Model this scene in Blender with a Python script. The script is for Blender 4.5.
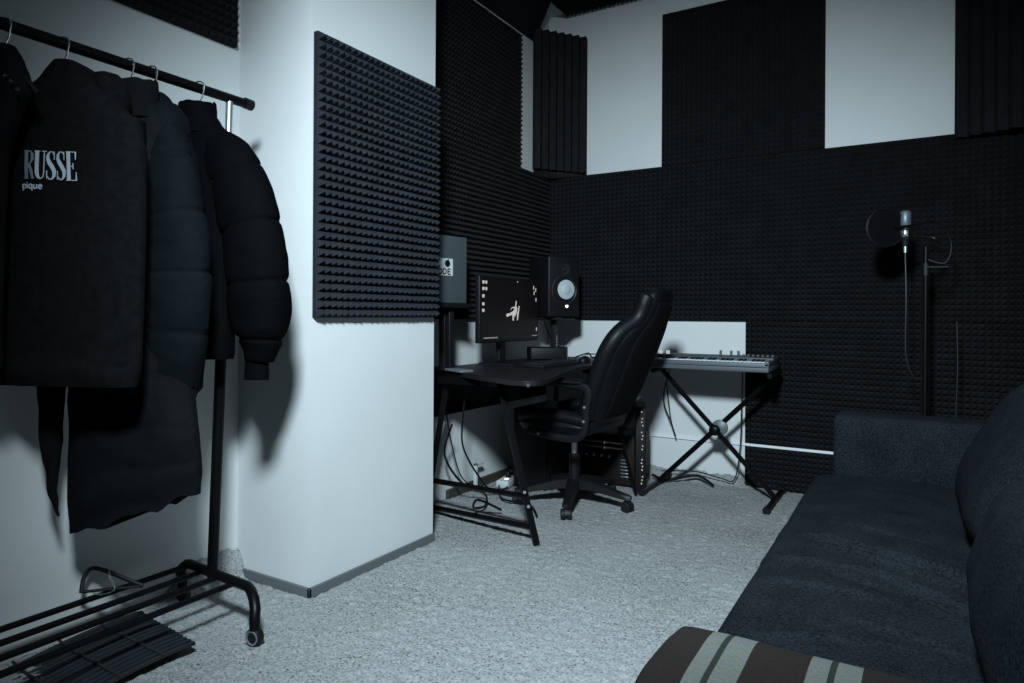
import bpy, math, random
import numpy as np
from math import pi, sin, cos, radians as R
from mathutils import Vector, Matrix, noise
random.seed(7)
for o in list(bpy.data.objects): bpy.data.objects.remove(o)
SC = bpy.context.scene
COL = SC.collection

# ------------------------------------------------------------ camera
cd = bpy.data.cameras.new('camera'); cam = bpy.data.objects.new('camera', cd); COL.objects.link(cam)
cd.sensor_width = 36; cd.lens = 672/1024*36; cd.shift_y = -26.5/1024
cd.clip_start = .02
cam.matrix_world = Matrix.Translation((0, 0, 1.02)) @ Matrix.Rotation(R(31), 4, 'Z') @ Matrix.Rotation(R(90), 4, 'X') @ Matrix.Rotation(R(.33), 4, 'Z')
SC.camera = cam
# ------------------------------------------------------------ world, lights, exposure
w = bpy.data.worlds.new('world'); SC.world = w; w.use_nodes = True
w.node_tree.nodes['Background'].inputs[0].default_value = (.55, .72, 1, 1)
w.node_tree.nodes['Background'].inputs[1].default_value = .003
# one shaded lamp hanging above the camera side of the room, aimed into the room
ld = bpy.data.lights.new('room_lamp', 'SPOT'); ld.energy = 1000; ld.color = (.73, .905, 1.0)
ld.spot_size = R(93); ld.spot_blend = 1; ld.shadow_soft_size = .17
lo = bpy.data.objects.new('room_lamp', ld); COL.objects.link(lo); lo.location = (-.25, 0, 2.40)
lo.rotation_euler = Vector((-.24, .80, -.515)).to_track_quat('-Z', 'Y').to_euler()
SC.view_settings.view_transform = 'Standard'; SC.view_settings.look = 'None'
SC.view_settings.exposure = 0; SC.view_settings.gamma = 1; SC.view_settings.use_curve_mapping = False

# ------------------------------------------------------------ materials
def mat(name, col, rough=.6, metal=0, var=.0, scale=20, bump=0, bscale=60, spec=.5, emit=None, es=1, sheen=0):
    m = bpy.data.materials.new(name); m.use_nodes = True; nt = m.node_tree; N = nt.nodes; L = nt.links
    b = N['Principled BSDF']; b.inputs['Roughness'].default_value = rough; b.inputs['Metallic'].default_value = metal
    b.inputs['Specular IOR Level'].default_value = spec
    b.inputs['Base Color'].default_value = (*col, 1)
    if sheen: b.inputs['Sheen Weight'].default_value = sheen
    tc = N.new('ShaderNodeTexCoord')
    if var:
        n = N.new('ShaderNodeTexNoise'); n.inputs['Scale'].default_value = scale; n.inputs['Detail'].default_value = 4
        L.new(tc.outputs['Object'], n.inputs['Vector'])
        r = N.new('ShaderNodeMapRange'); r.inputs[1].default_value = .3; r.inputs[2].default_value = .7
        r.inputs[3].default_value = 1-var; r.inputs[4].default_value = 1+var
        L.new(n.outputs['Fac'], r.inputs[0])
        mx = N.new('ShaderNodeVectorMath'); mx.operation = 'SCALE'; mx.inputs[0].default_value = col
        L.new(r.outputs[0], mx.inputs['Scale']); L.new(mx.outputs[0], b.inputs['Base Color'])
    if bump:
        n2 = N.new('ShaderNodeTexNoise'); n2.inputs['Scale'].default_value = bscale; n2.inputs['Detail'].default_value = 3
        L.new(tc.outputs['Object'], n2.inputs['Vector'])
        bp = N.new('ShaderNodeBump'); bp.inputs['Strength'].default_value = bump; bp.inputs['Distance'].default_value = .004
        L.new(n2.outputs['Fac'], bp.inputs['Height']); L.new(bp.outputs[0], b.inputs['Normal'])
    if emit:
        b.inputs['Emission Color'].default_value = (*emit, 1); b.inputs['Emission Strength'].default_value = es
    return m
M = {}
M['paint'] = mat('white_paint', (.50, .515, .515), .75, var=.03, scale=3, bump=.12, bscale=90)
M['trim'] = mat('grey_trim', (.085, .095, .10), .5)
M['trunk'] = mat('white_plastic_trunking', (.6, .63, .64), .5)
M['ceil'] = mat('ceiling_paint', (.6, .63, .63), .8)
M['foam'] = mat('charcoal_foam', (.0145, .0165, .021), .95, var=.15, scale=14, spec=.05)
M['foamd'] = mat('black_foam', (.0112, .0114, .0122), .95, var=.15, scale=10, spec=.05)
M['black'] = mat('black_plastic', (.004, .004, .0048), .5, spec=.25)
M['blackm'] = mat('black_painted_metal', (.0022, .0022, .0026), .4, spec=.14)
M['chrome'] = mat('chrome', (.75, .77, .8), .22, 1)
M['steel'] = mat('brushed_steel', (.45, .48, .5), .4, .9)
M['leather'] = mat('black_leather', (.0035, .004, .0052), .45, var=.1, bump=.25, bscale=140, spec=.14)
M['fabric_seat'] = mat('black_mesh_fabric', (.003, .003, .0035), .9, bump=.3, bscale=300, spec=.08)
M['sweat'] = mat('black_sweatshirt_cotton', (.0042, .0042, .0045), .95, var=.25, scale=40, bump=.5, bscale=220, spec=.04)
M['cloth1'] = mat('black_cotton', (.0042, .0042, .0046), .95, bump=.4, bscale=150, spec=.05)
M['nylon'] = mat('black_nylon', (.0011, .0013, .0016), .8, bump=.4, bscale=45, spec=.03)
M['navy'] = mat('navy_nylon', (.0018, .0031, .0041), .8, bump=.6, bscale=40, spec=.07, var=.15, scale=9)
M['parka'] = mat('dark_navy_parka_cloth', (.0045, .005, .0062), .85, bump=.6, bscale=35, spec=.05, var=.2, scale=12)
M['print'] = mat('pale_print', (.30, .335, .37), .7)
M['print2'] = mat('dull_print', (.11, .125, .14), .7)
M['grey_side'] = mat('grey_vinyl', (.035, .046, .052), .6, var=.08, scale=60)
M['cone'] = mat('white_cone', (.34, .38, .40), .5)
M['dark'] = mat('dark_grey_plastic', (.008, .0085, .0095), .5, spec=.25)
M['desk'] = mat('black_desk_laminate', (.007, .0062, .0068), .5, spec=.2, var=.15, scale=30, bump=.15, bscale=200)
M['white'] = mat('white_plastic', (.40, .42, .43), .5)
M['key'] = mat('white_keys', (.5, .54, .58), .4)
M['kbody'] = mat('silver_grey_casing', (.06, .07, .08), .45)
M['kpanel'] = mat('dark_grey_panel', (.03, .035, .042), .5, spec=.3)
M['knob'] = mat('grey_knob', (.085, .095, .105), .45)
M['screen'] = mat('dark_screen', (.003, .003, .0035), .4, spec=.1, emit=(1, .72, .78), es=.003)
M['icon'] = mat('screen_white', (.1, .1, .1), .4, emit=(.95, .9, .88), es=.45)
M['icond'] = mat('screen_grey', (.1, .1, .1), .4, emit=(.95, .9, .9), es=.2)
M['led'] = mat('white_led', (.5, .5, .5), .4, emit=(1, 1, 1), es=1.3)
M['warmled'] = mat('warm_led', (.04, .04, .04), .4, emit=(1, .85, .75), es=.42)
M['knobglow'] = mat('glowing_silver_knob', (.3, .3, .3), .4, emit=(.9, .95, 1), es=.5)  # emission paints a bright glint on silver knobs that sit in shade
M['brass'] = mat('dull_brass', (.75, .6, .48), .3, .9)
M['brown'] = mat('dark_brown_case', (.008, .005, .0045), .6, spec=.2, var=.3, scale=25)
M['mat'] = mat('dark_slat', (.013, .0165, .020), .6, spec=.15)
M['matd'] = mat('black_cord', (.006, .006, .007), .8)
M['micm'] = mat('silver_mic_metal', (.12, .145, .165), .45, .5)
M['wood'] = mat('pale_wood_strip', (.03, .026, .022), .6, var=.3, scale=30)

def sofa_mat():
    m = mat('blue_grey_upholstery', (.006, .0078, .0098), 1, spec=.03)
    nt = m.node_tree; N = nt.nodes; L = nt.links; b = N['Principled BSDF']
    tc = N.new('ShaderNodeTexCoord'); mp = N.new('ShaderNodeMapping'); mp.inputs['Scale'].default_value = (1, 1, 1)
    L.new(tc.outputs['Object'], mp.inputs[0])
    a = N.new('ShaderNodeTexNoise'); a.inputs['Scale'].default_value = 165; a.inputs['Detail'].default_value = 4; a.inputs['Roughness'].default_value = .7
    c = N.new('ShaderNodeTexNoise'); c.inputs['Scale'].default_value = 9; c.inputs['Detail'].default_value = 5
    L.new(mp.outputs[0], a.inputs[0]); L.new(mp.outputs[0], c.inputs[0])
    ad = N.new('ShaderNodeMath'); ad.operation = 'MULTIPLY_ADD'; ad.inputs[1].default_value = 1.6; L.new(a.outputs['Fac'], ad.inputs[0])
    cm = N.new('ShaderNodeMath'); cm.operation = 'MULTIPLY_ADD'; cm.inputs[1].default_value = .45; cm.inputs[2].default_value = .275; L.new(c.outputs['Fac'], cm.inputs[0]); L.new(cm.outputs[0], ad.inputs[2])
    cr = N.new('ShaderNodeValToRGB'); cr.color_ramp.elements[0].position = .49; cr.color_ramp.elements[1].position = .82
    cr.color_ramp.elements[0].color = (.0020, .0028, .0037, 1); cr.color_ramp.elements[1].color = (.0155, .0192, .0232, 1)
    hf = N.new('ShaderNodeMath'); hf.operation = 'MULTIPLY'; hf.inputs[1].default_value = .5; L.new(ad.outputs[0], hf.inputs[0])
    L.new(hf.outputs[0], cr.inputs[0]); L.new(cr.outputs[0], b.inputs['Base Color'])
    bp = N.new('ShaderNodeBump'); bp.inputs['Strength'].default_value = .9; bp.inputs['Distance'].default_value = .004
    L.new(a.outputs['Fac'], bp.inputs['Height']); L.new(bp.outputs[0], b.inputs['Normal'])
    return m
M['sofa'] = sofa_mat()
def carpet_mat():
    m = mat('speckled_grey_carpet', (.4, .43, .45), 1, spec=.05)
    nt = m.node_tree; N = nt.nodes; L = nt.links; b = N['Principled BSDF']
    tc = N.new('ShaderNodeTexCoord')
    a = N.new('ShaderNodeTexNoise'); a.inputs['Scale'].default_value = 125; a.inputs['Detail'].default_value = 3; a.inputs['Roughness'].default_value = .65
    c = N.new('ShaderNodeTexNoise'); c.inputs['Scale'].default_value = 2.2; c.inputs['Detail'].default_value = 4
    e = N.new('ShaderNodeTexVoronoi'); e.inputs['Scale'].default_value = 95
    for n in (a, c, e): L.new(tc.outputs['Object'], n.inputs['Vector'])
    cr = N.new('ShaderNodeValToRGB'); E = cr.color_ramp.elements
    E[0].position = .33; E[0].color = (.035, .037, .04, 1); E[1].position = .72; E[1].color = (.31, .318, .32, 1)
    k = E.new(.43); k.color = (.185, .19, .192, 1)
    ma = N.new('ShaderNodeMath'); ma.operation = 'MULTIPLY_ADD'; ma.inputs[1].default_value = .25
    L.new(c.outputs['Fac'], ma.inputs[0])
    mb = N.new('ShaderNodeMath'); mb.operation = 'MULTIPLY_ADD'; mb.inputs[1].default_value = .2; mb.inputs[2].default_value = -.19
    L.new(e.outputs['Distance'], mb.inputs[0])
    mc = N.new('ShaderNodeMath'); mc.operation = 'ADD'; L.new(a.outputs['Fac'], mc.inputs[0]); L.new(mb.outputs[0], mc.inputs[1])
    L.new(mc.outputs[0], ma.inputs[2])
    L.new(ma.outputs[0], cr.inputs[0]); L.new(cr.outputs[0], b.inputs['Base Color'])
    bp = N.new('ShaderNodeBump'); bp.inputs['Strength'].default_value = .8; bp.inputs['Distance'].default_value = .006
    L.new(a.outputs['Fac'], bp.inputs['Height']); L.new(bp.outputs[0], b.inputs['Normal'])
    return m
M['carpet'] = carpet_mat()
def blanket_mat():
    m = mat('brown_striped_blanket', (.08, .06, .055), .95, spec=.1)
    nt = m.node_tree; N = nt.nodes; L = nt.links; b = N['Principled BSDF']
    tc = N.new('ShaderNodeTexCoord'); sx = N.new('ShaderNodeSeparateXYZ'); L.new(tc.outputs['Object'], sx.inputs[0])
    cr = N.new('ShaderNodeValToRGB'); cr.color_ramp.interpolation = 'CONSTANT'
    mr = N.new('ShaderNodeMapRange'); mr.inputs[1].default_value = 0; mr.inputs[2].default_value = .6
    L.new(sx.outputs[0], mr.inputs[0]); L.new(mr.outputs[0], cr.inputs[0])
    br = (.025, .020, .018, 1); pl = (.155, .165, .152, 1); dk = (.03, .034, .03, 1)
    E = cr.color_ramp.elements; E[0].position = 0; E[0].color = br; E[1].position = .105/.6; E[1].color = pl
    for p, c in ((.123, dk), (.130, pl), (.158, br), (.222, pl), (.243, dk), (.250, pl), (.275, br), (.34, pl), (.36, dk), (.367, pl), (.39, br)):
        e = E.new(p/.6); e.color = c
    n = N.new('ShaderNodeTexNoise'); n.inputs['Scale'].default_value = 240; L.new(tc.outputs['Object'], n.inputs['Vector'])
    mx = N.new('ShaderNodeMix'); mx.data_type = 'RGBA'; mx.blend_type = 'MULTIPLY'; mx.inputs[0].default_value = .5
    L.new(cr.outputs[0], mx.inputs[6]); L.new(n.outputs['Color'], mx.inputs[7])
    L.new(mx.outputs[2], b.inputs['Base Color'])
    bp = N.new('ShaderNodeBump'); bp.inputs['Strength'].default_value = .6; bp.inputs['Distance'].default_value = .003
    L.new(n.outputs['Fac'], bp.inputs['Height']); L.new(bp.outputs[0], b.inputs['Normal'])
    return m
M['blanket'] = blanket_mat()

# ------------------------------------------------------------ mesh helpers
def sm(a, b, t):
    t = max(0, min(1, (t-a)/(b-a))); return t*t*(3-2*t)
class MB:
    def __init__(s): s.v = []; s.f = []; s.sm = []
    def add(s, vs, fs, smooth=False):
        n = len(s.v); s.v += [tuple(v) for v in vs]; s.f += [tuple(i+n for i in f) for f in fs]; s.sm += [smooth]*len(fs); return s
    def box(s, x0, x1, y0, y1, z0, z1, mt=None, b=0):
        if b:
            return s.rbox(x0, x1, y0, y1, z0, z1, b, mt)
        vs = [Vector((x, y, z)) for z in (z0, z1) for y in (y0, y1) for x in (x0, x1)]
        if mt: vs = [mt @ v for v in vs]
        return s.add(vs, [(0, 2, 3, 1), (4, 5, 7, 6), (0, 1, 5, 4), (2, 6, 7, 3), (0, 4, 6, 2), (1, 3, 7, 5)])
    def rbox(s, x0, x1, y0, y1, z0, z1, b, mt=None, n=3):
        # rounded box: stacked rounded-rectangle rings
        cx, cy = (x0+x1)/2, (y0+y1)/2; hx, hy = (x1-x0)/2, (y1-y0)/2
        b = min(b, hx*.98, hy*.98, (z1-z0)/2*.98)
        def ring(ins, z):
            out = []
            rr = b-ins if b-ins > 1e-4 else 1e-4
            for (sx, sy, a0) in ((1, 1, 0), (-1, 1, 90), (-1, -1, 180), (1, -1, 270)):
                for k in range(n+1):
                    a = R(a0+90*k/n)
                    out.append(Vector((cx+sx*(hx-b)+rr*cos(a), cy+sy*(hy-b)+rr*sin(a), z)))
            return out
        rings = []
        for k in range(n+1):
            a = R(90*k/n); rings.append(ring(b*(1-sin(a)), z0+b*(1-cos(a))))
        for k in range(n, -1, -1):
            a = R(90*k/n); rings.append(ring(b*(1-sin(a)), z1-b*(1-cos(a))))
        if mt: rings = [[mt @ v for v in r] for r in rings]
        return s.loft(rings, True)
    def loft(s, rings, smooth=True, closed=True, caps=True):
        n = len(rings[0]); vs = [v for r in rings for v in r]; fs = []
        for i in range(len(rings)-1):
            for j in range(n if closed else n-1):
                k = (j+1) % n; fs.append((i*n+j, i*n+k, (i+1)*n+k, (i+1)*n+j))
        base = len(s.v); s.add(vs, fs, smooth)
        if caps and closed:
            s.f.append(tuple(base+j for j in range(n-1, -1, -1))); s.sm.append(False)
            s.f.append(tuple(base+(len(rings)-1)*n+j for j in range(n))); s.sm.append(False)
        return s
    def tube(s, pts, r, seg=10, flat=None, up=None, caps=True):
        pts = [Vector(p) for p in pts]; n = len(pts)
        rs = r if isinstance(r, (list, tuple)) else [r]*n
        T = [(pts[min(i+1, n-1)]-pts[max(i-1, 0)]).normalized() for i in range(n)]
        a = Vector(up) if up else (Vector((0, 0, 1)) if abs(T[0].z) < .9 else Vector((1, 0, 0)))
        u = (a-T[0]*a.dot(T[0])).normalized(); rings = []
        for i in range(n):
            u = (u-T[i]*u.dot(T[i])).normalized(); w_ = T[i].cross(u)
            f = flat or 1
            rings.append([pts[i]+u*rs[i]*f*cos(2*pi*k/seg)+w_*rs[i]*sin(2*pi*k/seg) for k in range(seg)])
        return s.loft(rings, True, caps=caps)
    def cyl(s, p0, p1, r, seg=16, r1=None): return s.tube([p0, p1], [r, r if r1 is None else r1], seg)
    def lathe(s, prof, mt=None, seg=24):
        rings = [[Vector((r*cos(2*pi*k/seg), r*sin(2*pi*k/seg), z)) for k in range(seg)] for r, z in prof]
        if mt: rings = [[mt @ v for v in r] for r in rings]
        return s.loft(rings, True)
    def prism(s, poly, z0, z1, mt=None, smooth=False):
        rings = [[Vector((x, y, z)) for x, y in poly] for z in (z0, z1)]
        if mt: rings = [[mt @ v for v in r] for r in rings]
        return s.loft(rings, smooth)
    def grid(s, nu, nv, fn, smooth=True, skip=None):
        vs = [fn(i/nu, j/nv) for j in range(nv+1) for i in range(nu+1)]
        fs = [(j*(nu+1)+i, j*(nu+1)+i+1, (j+1)*(nu+1)+i+1, (j+1)*(nu+1)+i) for j in range(nv) for i in range(nu) if not (skip and skip(i, j))]
        return s.add(vs, fs, smooth)
    def build(s, name, m, parent=None, world=False, origin=None, flip=False, sharp=40, bevel=0):
        me = bpy.data.meshes.new(name)
        vs = [Vector(v) for v in s.v]
        if parent is not None and world:
            inv = parent['_mw'] if False else MW[parent.name].inverted(); vs = [inv @ v for v in vs]
        o = bpy.data.objects.new(name, me)
        if origin is not None: 
            og = Vector(origin); vs = [v-og for v in vs]; o.location = og
        me.from_pydata([tuple(v) for v in vs], [], s.f)
        me.polygons.foreach_set('use_smooth', s.sm)
        me.update()
        import bmesh
        bm = bmesh.new(); bm.from_mesh(me); bmesh.ops.recalc_face_normals(bm, faces=bm.faces); bm.to_mesh(me); bm.free()
        me.set_sharp_from_angle(angle=R(sharp))
        me.materials.append(M[m] if isinstance(m, str) else m)
        COL.objects.link(o)
        if parent is not None: o.parent = parent
        if bevel:
            b = o.modifiers.new('bevel', 'BEVEL'); b.width = bevel; b.segments = 2; b.limit_method = 'ANGLE'
        return o
MW = {}
def thing(name, label, cat, loc=(0, 0, 0), rz=0, group=None):
    o = bpy.data.objects.new(name, None); o.empty_display_size = .1; COL.objects.link(o)
    o.location = loc; o.rotation_euler = (0, 0, rz); tag(o, label, cat, group)
    MW[o.name] = Matrix.Translation(loc) @ Matrix.Rotation(rz, 4, 'Z')
    return o
def tag(o, label, cat, group=None, kind=None):
    o['label'] = label; o['category'] = cat
    if group: o['group'] = group
    if kind: o['kind'] = kind
    return o
def struct(o): o['kind'] = 'structure'; return o
def copy_tree(o, parent=None):
    c = o.copy(); COL.objects.link(c); c.parent = parent
    for ch in [x for x in bpy.data.objects if x.parent == o]: copy_tree(ch, c)
    return c
def bez(p, n=16):
    p = [Vector(q) for q in p]; out = []
    P = [p[0]]+p+[p[-1]]
    for i in range(1, len(P)-2):
        a, b, c, d = P[i-1], P[i], P[i+1], P[i+2]
        for k in range(n):
            t = k/n; out.append(.5*((2*b)+(c-a)*t+(2*a-5*b+4*c-d)*t*t+(3*b-a-3*c+d)*t**3))
    out.append(p[-1]); return out

# ------------------------------------------------------------ room shell
XL, XR, YB, ZC = -2.23, .62, 4.20, 3.12
XRACK = -2.267; PX = -1.865; PY0, PY1 = 1.70, 2.42
YF = -.6
struct(MB().box(XRACK-.1, XR+.1, YF, YB+.1, -.12, -.02).build('floor', 'trim'))
struct(MB().box(XRACK-.1, XR+.1, YF, YB+.1, ZC, ZC+.1).build('ceiling', 'ceil'))
struct(MB().box(XRACK-.1, XRACK, YF, PY0, -.02, ZC).box(XRACK-.1, PX, PY0, PY1, -.02, ZC).box(XRACK-.1, XL, PY1, YB, -.02, ZC).build('wall_left', 'paint'))
struct(MB().box(XRACK-.1, XR+.1, YB, YB+.1, -.02, ZC).build('wall_back', 'paint'))
struct(MB().box(XR, XR+.1, YF, YB, -.02, ZC).build('wall_right', 'paint'))
bb = MB().box(PX, PX+.012, PY0-.012, PY1, 0, .035).box(XRACK, PX+.012, PY0-.012, PY0, 0, .035)
struct(bb.build('baseboard_left', 'trim', bevel=.002))
struct(MB().box(XL, XR, YB-.012, YB, .243, .262).build('trim_1', 'trunk'))

# carpet: one fitted speckled carpet, edges curl up at the walls
def carpet():
    nx, ny = 250, 400
    x0, x1, y0, y1 = XRACK+.005, XR, YF, YB-.008
    def fn(u, v):
        x = x0+(x1-x0)*u; y = y0+(y1-y0)*v
        if y > 1.55 and x < XL+.0: x = max(x, XL+.005) if y > PY1 else x
        h = .006*noise.noise((x*38, y*38, 0))+.004*noise.noise((x*90, y*90, 5))+.004*noise.noise((x*3, y*3, 2))
        z = .0+h
        # curled strip along the back wall, left of the floor-level foam
        e = sm(.085, 0, YB-y)*sm(-.8, -.95, x)
        z += e*(.055+.02*noise.noise((x*9, 3, 1)))+.01*e*noise.noise((x*60, y*60, 1))
        # carpet pushed up in the corner behind the rack
        c = sm(.07, 0, x-XRACK)*sm(1.36, 1.5, y)*(y < 1.72)
        z += c*(.115+.02*noise.noise((1, y*20, 1))+.012*noise.noise((x*60, y*60, 1)))
        return Vector((x, y, z))
    def skip(i, j):
        x = x0+(x1-x0)*(i+.5)/nx; y = y0+(y1-y0)*(j+.5)/ny
        return (x < PX-.0 and PY0 < y < PY1)
    o = MB().grid(nx, ny, fn, True, skip).build('carpet', 'carpet', sharp=180)
    # short tufts standing off the pile so the edges read as fibre
    return tag(o, 'light grey speckled short-pile carpet covering the whole floor', 'carpet')
carpet()

# ------------------------------------------------------------ foam
def foam(name, org, U, V, W, H, m='foam', pitch=.031, base=.022, peak=.028, label='', wedge=False, fold=None, group=None):
    """pyramid (or wedge) foam tile: org = lower corner on the wall, U,V = directions, normal = U x V"""
    U = Vector(U).normalized(); V = Vector(V).normalized(); Nn = U.cross(V).normalized(); b = MB()
    nu = max(1, round(W/pitch)); nv = max(1, round(H/pitch)); du = W/nu; dv = H/nv
    P = lambda u, v, h: (fold(u, v, h) if fold else U*u+V*v+Nn*h)
    bs = base
    if wedge:
        for i in range(nu):
            u0 = i*du
            b.add([P(u0, 0, bs), P(u0+du, 0, bs), P(u0+du, H, bs), P(u0, H, bs), P(u0+du/2, 0, bs+peak), P(u0+du/2, H, bs+peak)],
                  [(0, 4, 5, 3), (4, 1, 2, 5), (0, 1, 4), (3, 5, 2)])
    else:
        vs = []; fs = []; n1 = nu+1
        for j in range(nv+1):
            for i in range(n1): vs.append(P(i*du, j*dv, bs))
        for j in range(nv):
            for i in range(nu):
                k = len(vs)
                jit = .0015
                vs.append(P((i+.5)*du+random.uniform(-jit, jit), (j+.5)*dv+random.uniform(-jit, jit), bs+peak*random.uniform(.93, 1.03)))
                a, c, d, e = j*n1+i, j*n1+i+1, (j+1)*n1+i+1, (j+1)*n1+i
                fs += [(a, c, k), (c, d, k), (d, e, k), (e, a, k)]
        b.add(vs, fs)
    nn = nu if fold else 1
    for i in range(nn):
        u0, u1 = W*i/nn, W*(i+1)/nn
        q = [P(u0, 0, .001), P(u1, 0, .001), P(u1, H, .001), P(u0, H, .001), P(u0, 0, bs), P(u1, 0, bs), P(u1, H, bs), P(u0, H, bs)]
        fs = [(0, 3, 2, 1), (0, 1, 5, 4), (3, 7, 6, 2)]
        if i == 0: fs.append((0, 4, 7, 3))
        if i == nn-1: fs.append((1, 2, 6, 5))
        b.add(q, fs)
    me = bpy.data.meshes.new(name); me.from_pydata([tuple(v) for v in b.v], [], b.f); me.materials.append(M[m]); me.update()
    o = bpy.data.objects.new(name, me); COL.objects.link(o); o.location = org
    return tag(o, label, 'acoustic foam', group)
Y_ = (0, 1, 0); Z_ = (0, 0, 1); X_ = (1, 0, 0); nX = (-1, 0, 0); nY = (0, -1, 0)
foam('acoustic_foam_panel', (PX, 1.705, 1.007), Y_, Z_, .71, 1.03, label='big dark grey pyramid foam panel on the white pillar face')
foam('acoustic_foam_panel', (XRACK, .69, 2.045), Y_, Z_, .98, .98, 'foamd', label='pyramid foam panel high on the wall above the clothes rack')
LW = 'foamd'
foam('acoustic_foam_panel', (XL, 2.43, .995), Y_, Z_, .76, .985, LW, label='pyramid foam tile on the left wall behind the grey speaker, just past the pillar')
foam('acoustic_foam_panel', (XL, 3.19, .995), Y_, Z_, 1.005, .985, LW, label='pyramid foam tile on the left wall behind the monitor, next to the room corner')
foam('acoustic_foam_panel', (XL, 2.43, 1.98), Y_, Z_, .37, .86, LW, label='narrow upper pyramid foam strip on the left wall against the pillar')
foam('acoustic_foam_panel', (XL, 2.80, 1.98), Y_, Z_, .96, .86, LW, label='upper left-wall foam tile with jagged edge beside the thin white gap')
# back wall: normal must be -Y : U=+X, V=+Z gives X x Z = -Y
def back(x0, x1, z0, z1, label, m='foamd', **k): return foam('acoustic_foam_panel', (x0, YB, z0), X_, Z_, x1-x0, z1-z0, m, label=label, **k)
back(-2.208, -1.40, .992, 1.975, 'back-wall pyramid foam tile in the room corner behind the black studio monitor speaker')
back(-1.40, -.448, .992, 1.975, 'back-wall pyramid foam tile directly above the office chair headrest')
back(-.448, .40, .992, 1.975, 'back-wall pyramid foam tile behind the microphone and its pop filter')
back(-.875, .40, .263, .988, 'pyramid foam tile low on the back wall just above the thin white strip')
back(-.875, .40, .004, .240, 'short pyramid foam tile at floor level below the thin white strip')
back(-1.40, -.448, 1.978, 2.948, 'tall foam tile between the two bright white wall gaps high on the back wall')
# tile bent round the right-hand corner
Rr = .22
def bend(u, v, h):
    a = min(u/Rr, pi/2); ex = max(0, u-Rr*pi/2)
    c = Vector((0, -Rr, 0)); d = Vector((sin(a), cos(a), 0))
    p = c+d*(Rr-h); return p+Vector((0, -ex, v))
for z0, z1, lb in ((.992, 1.975, 'curved pyramid foam tile bent into the far right room corner, right of the microphone'), (.263, .988, 'curved pyramid foam tile low in the far right room corner above the sofa arm')):
    foam('acoustic_foam_panel', (.40, YB, z0), X_, Z_, .95, z1-z0, 'foamd', label=lb, fold=bend)
# diagonal wedge traps in the two upper corners
def trap(p0, p1, z0, z1, label):
    p0 = Vector((*p0, z0)); p1 = Vector((*p1, z0)); U = p1-p0
    o = foam('corner_foam_trap', p0, U, Z_, U.length, z1-z0, 'foamd', label=label, wedge=True, pitch=.058, base=.03, peak=.034)
    o['category'] = 'bass trap'; return o
trap((XL+.052, 3.875), (-1.945, YB-.012), 1.982, 2.90, 'ridged vertical foam strip set across the left room corner beside the white gap')
trap((.178, YB-.004), (.61, 4.03), 1.945, 2.955, 'ridged vertical foam strip set across the upper right room corner')
# foam along the left wall / ceiling corner and on the ceiling
d_ = (Vector((XL+.13, 0, ZC-.005))-Vector((XL+.005, 0, 2.87)))
o = foam('corner_foam_trap', (XL+.005, 3.98, 2.87), nY, d_, 1.56, d_.length, 'foamd', label='ridged foam strip slanting between the left wall top and the ceiling', wedge=False, pitch=.05, base=.02, peak=.03)
o['category'] = 'bass trap'
for x0, x1, y0, y1, lb in ((-2.08, -1.03, 3.22, 4.17, 'ceiling foam tile nearest the back wall and left corner'), (-1.03, -.08, 3.22, 4.17, 'ceiling foam tile nearest the back wall, above the tall foam column'),
                           (-2.08, -1.03, 2.26, 3.21, 'ceiling foam tile above the desk and monitor')):
    foam('acoustic_foam_panel', (x0, y1, ZC), X_, nY, x1-x0, y1-y0, 'foamd', label=lb)

# ------------------------------------------------------------ desk
DZ = .74
desk = thing('desk', 'black computer desk with splayed metal legs and curved front edge', 'desk', (-1.9, 3.3, 0))
front = bez([(-1.50, 2.475, 0), (-1.415, 2.485, 0), (-1.375, 2.56, 0), (-1.44, 2.80, 0), (-1.55, 3.2, 0), (-1.575, 3.55, 0), (-1.53, 3.9, 0), (-1.50, 4.05, 0), (-1.54, 4.12, 0)], 6)
poly = [(-2.17, 4.12), (-2.17, 2.80)]+[(p.x, p.y) for p in front]
MB().prism(poly, DZ-.024, DZ).build('desktop', 'desk', desk, world=True, bevel=.003)
def legframe(yc, sgn):
    A = MB().tube([(-1.665, yc+sgn*.03, DZ-.03), (-1.43, yc-sgn*.03, .012)], .026, 4, flat=.7).build('leg', 'blackm', desk, world=True)
    B = MB().tube([(-2.02, yc+sgn*.03+.08, DZ-.03), (-2.15, yc+.10, .012)], .026, 4, flat=.7).build('leg', 'blackm', desk, world=True)
    MB().tube([(-1.505, yc-sgn*.01, .205), (-2.12, yc+.10, .175)], .02, 4, flat=.7).build('crossbar', 'blackm', desk, world=True)
    MB().tube([(-1.455, yc-sgn*.02, .075), (-2.15, yc+.11, .035)], .02, 4, flat=.7).build('floor_bar', 'blackm', desk, world=True)
    for z, t in ((.235, 0), (.175, 1)):
        x = -1.43+(-1.665+1.43)*z/.71
        b = MB().cyl((x+.018, yc-.035, z), (x+.028, yc-.05, z), .007, 10).build('bolt', 'chrome', desk, world=True)
        b['label'] = 'chrome bolt head'
legframe(2.63, 1)
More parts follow.
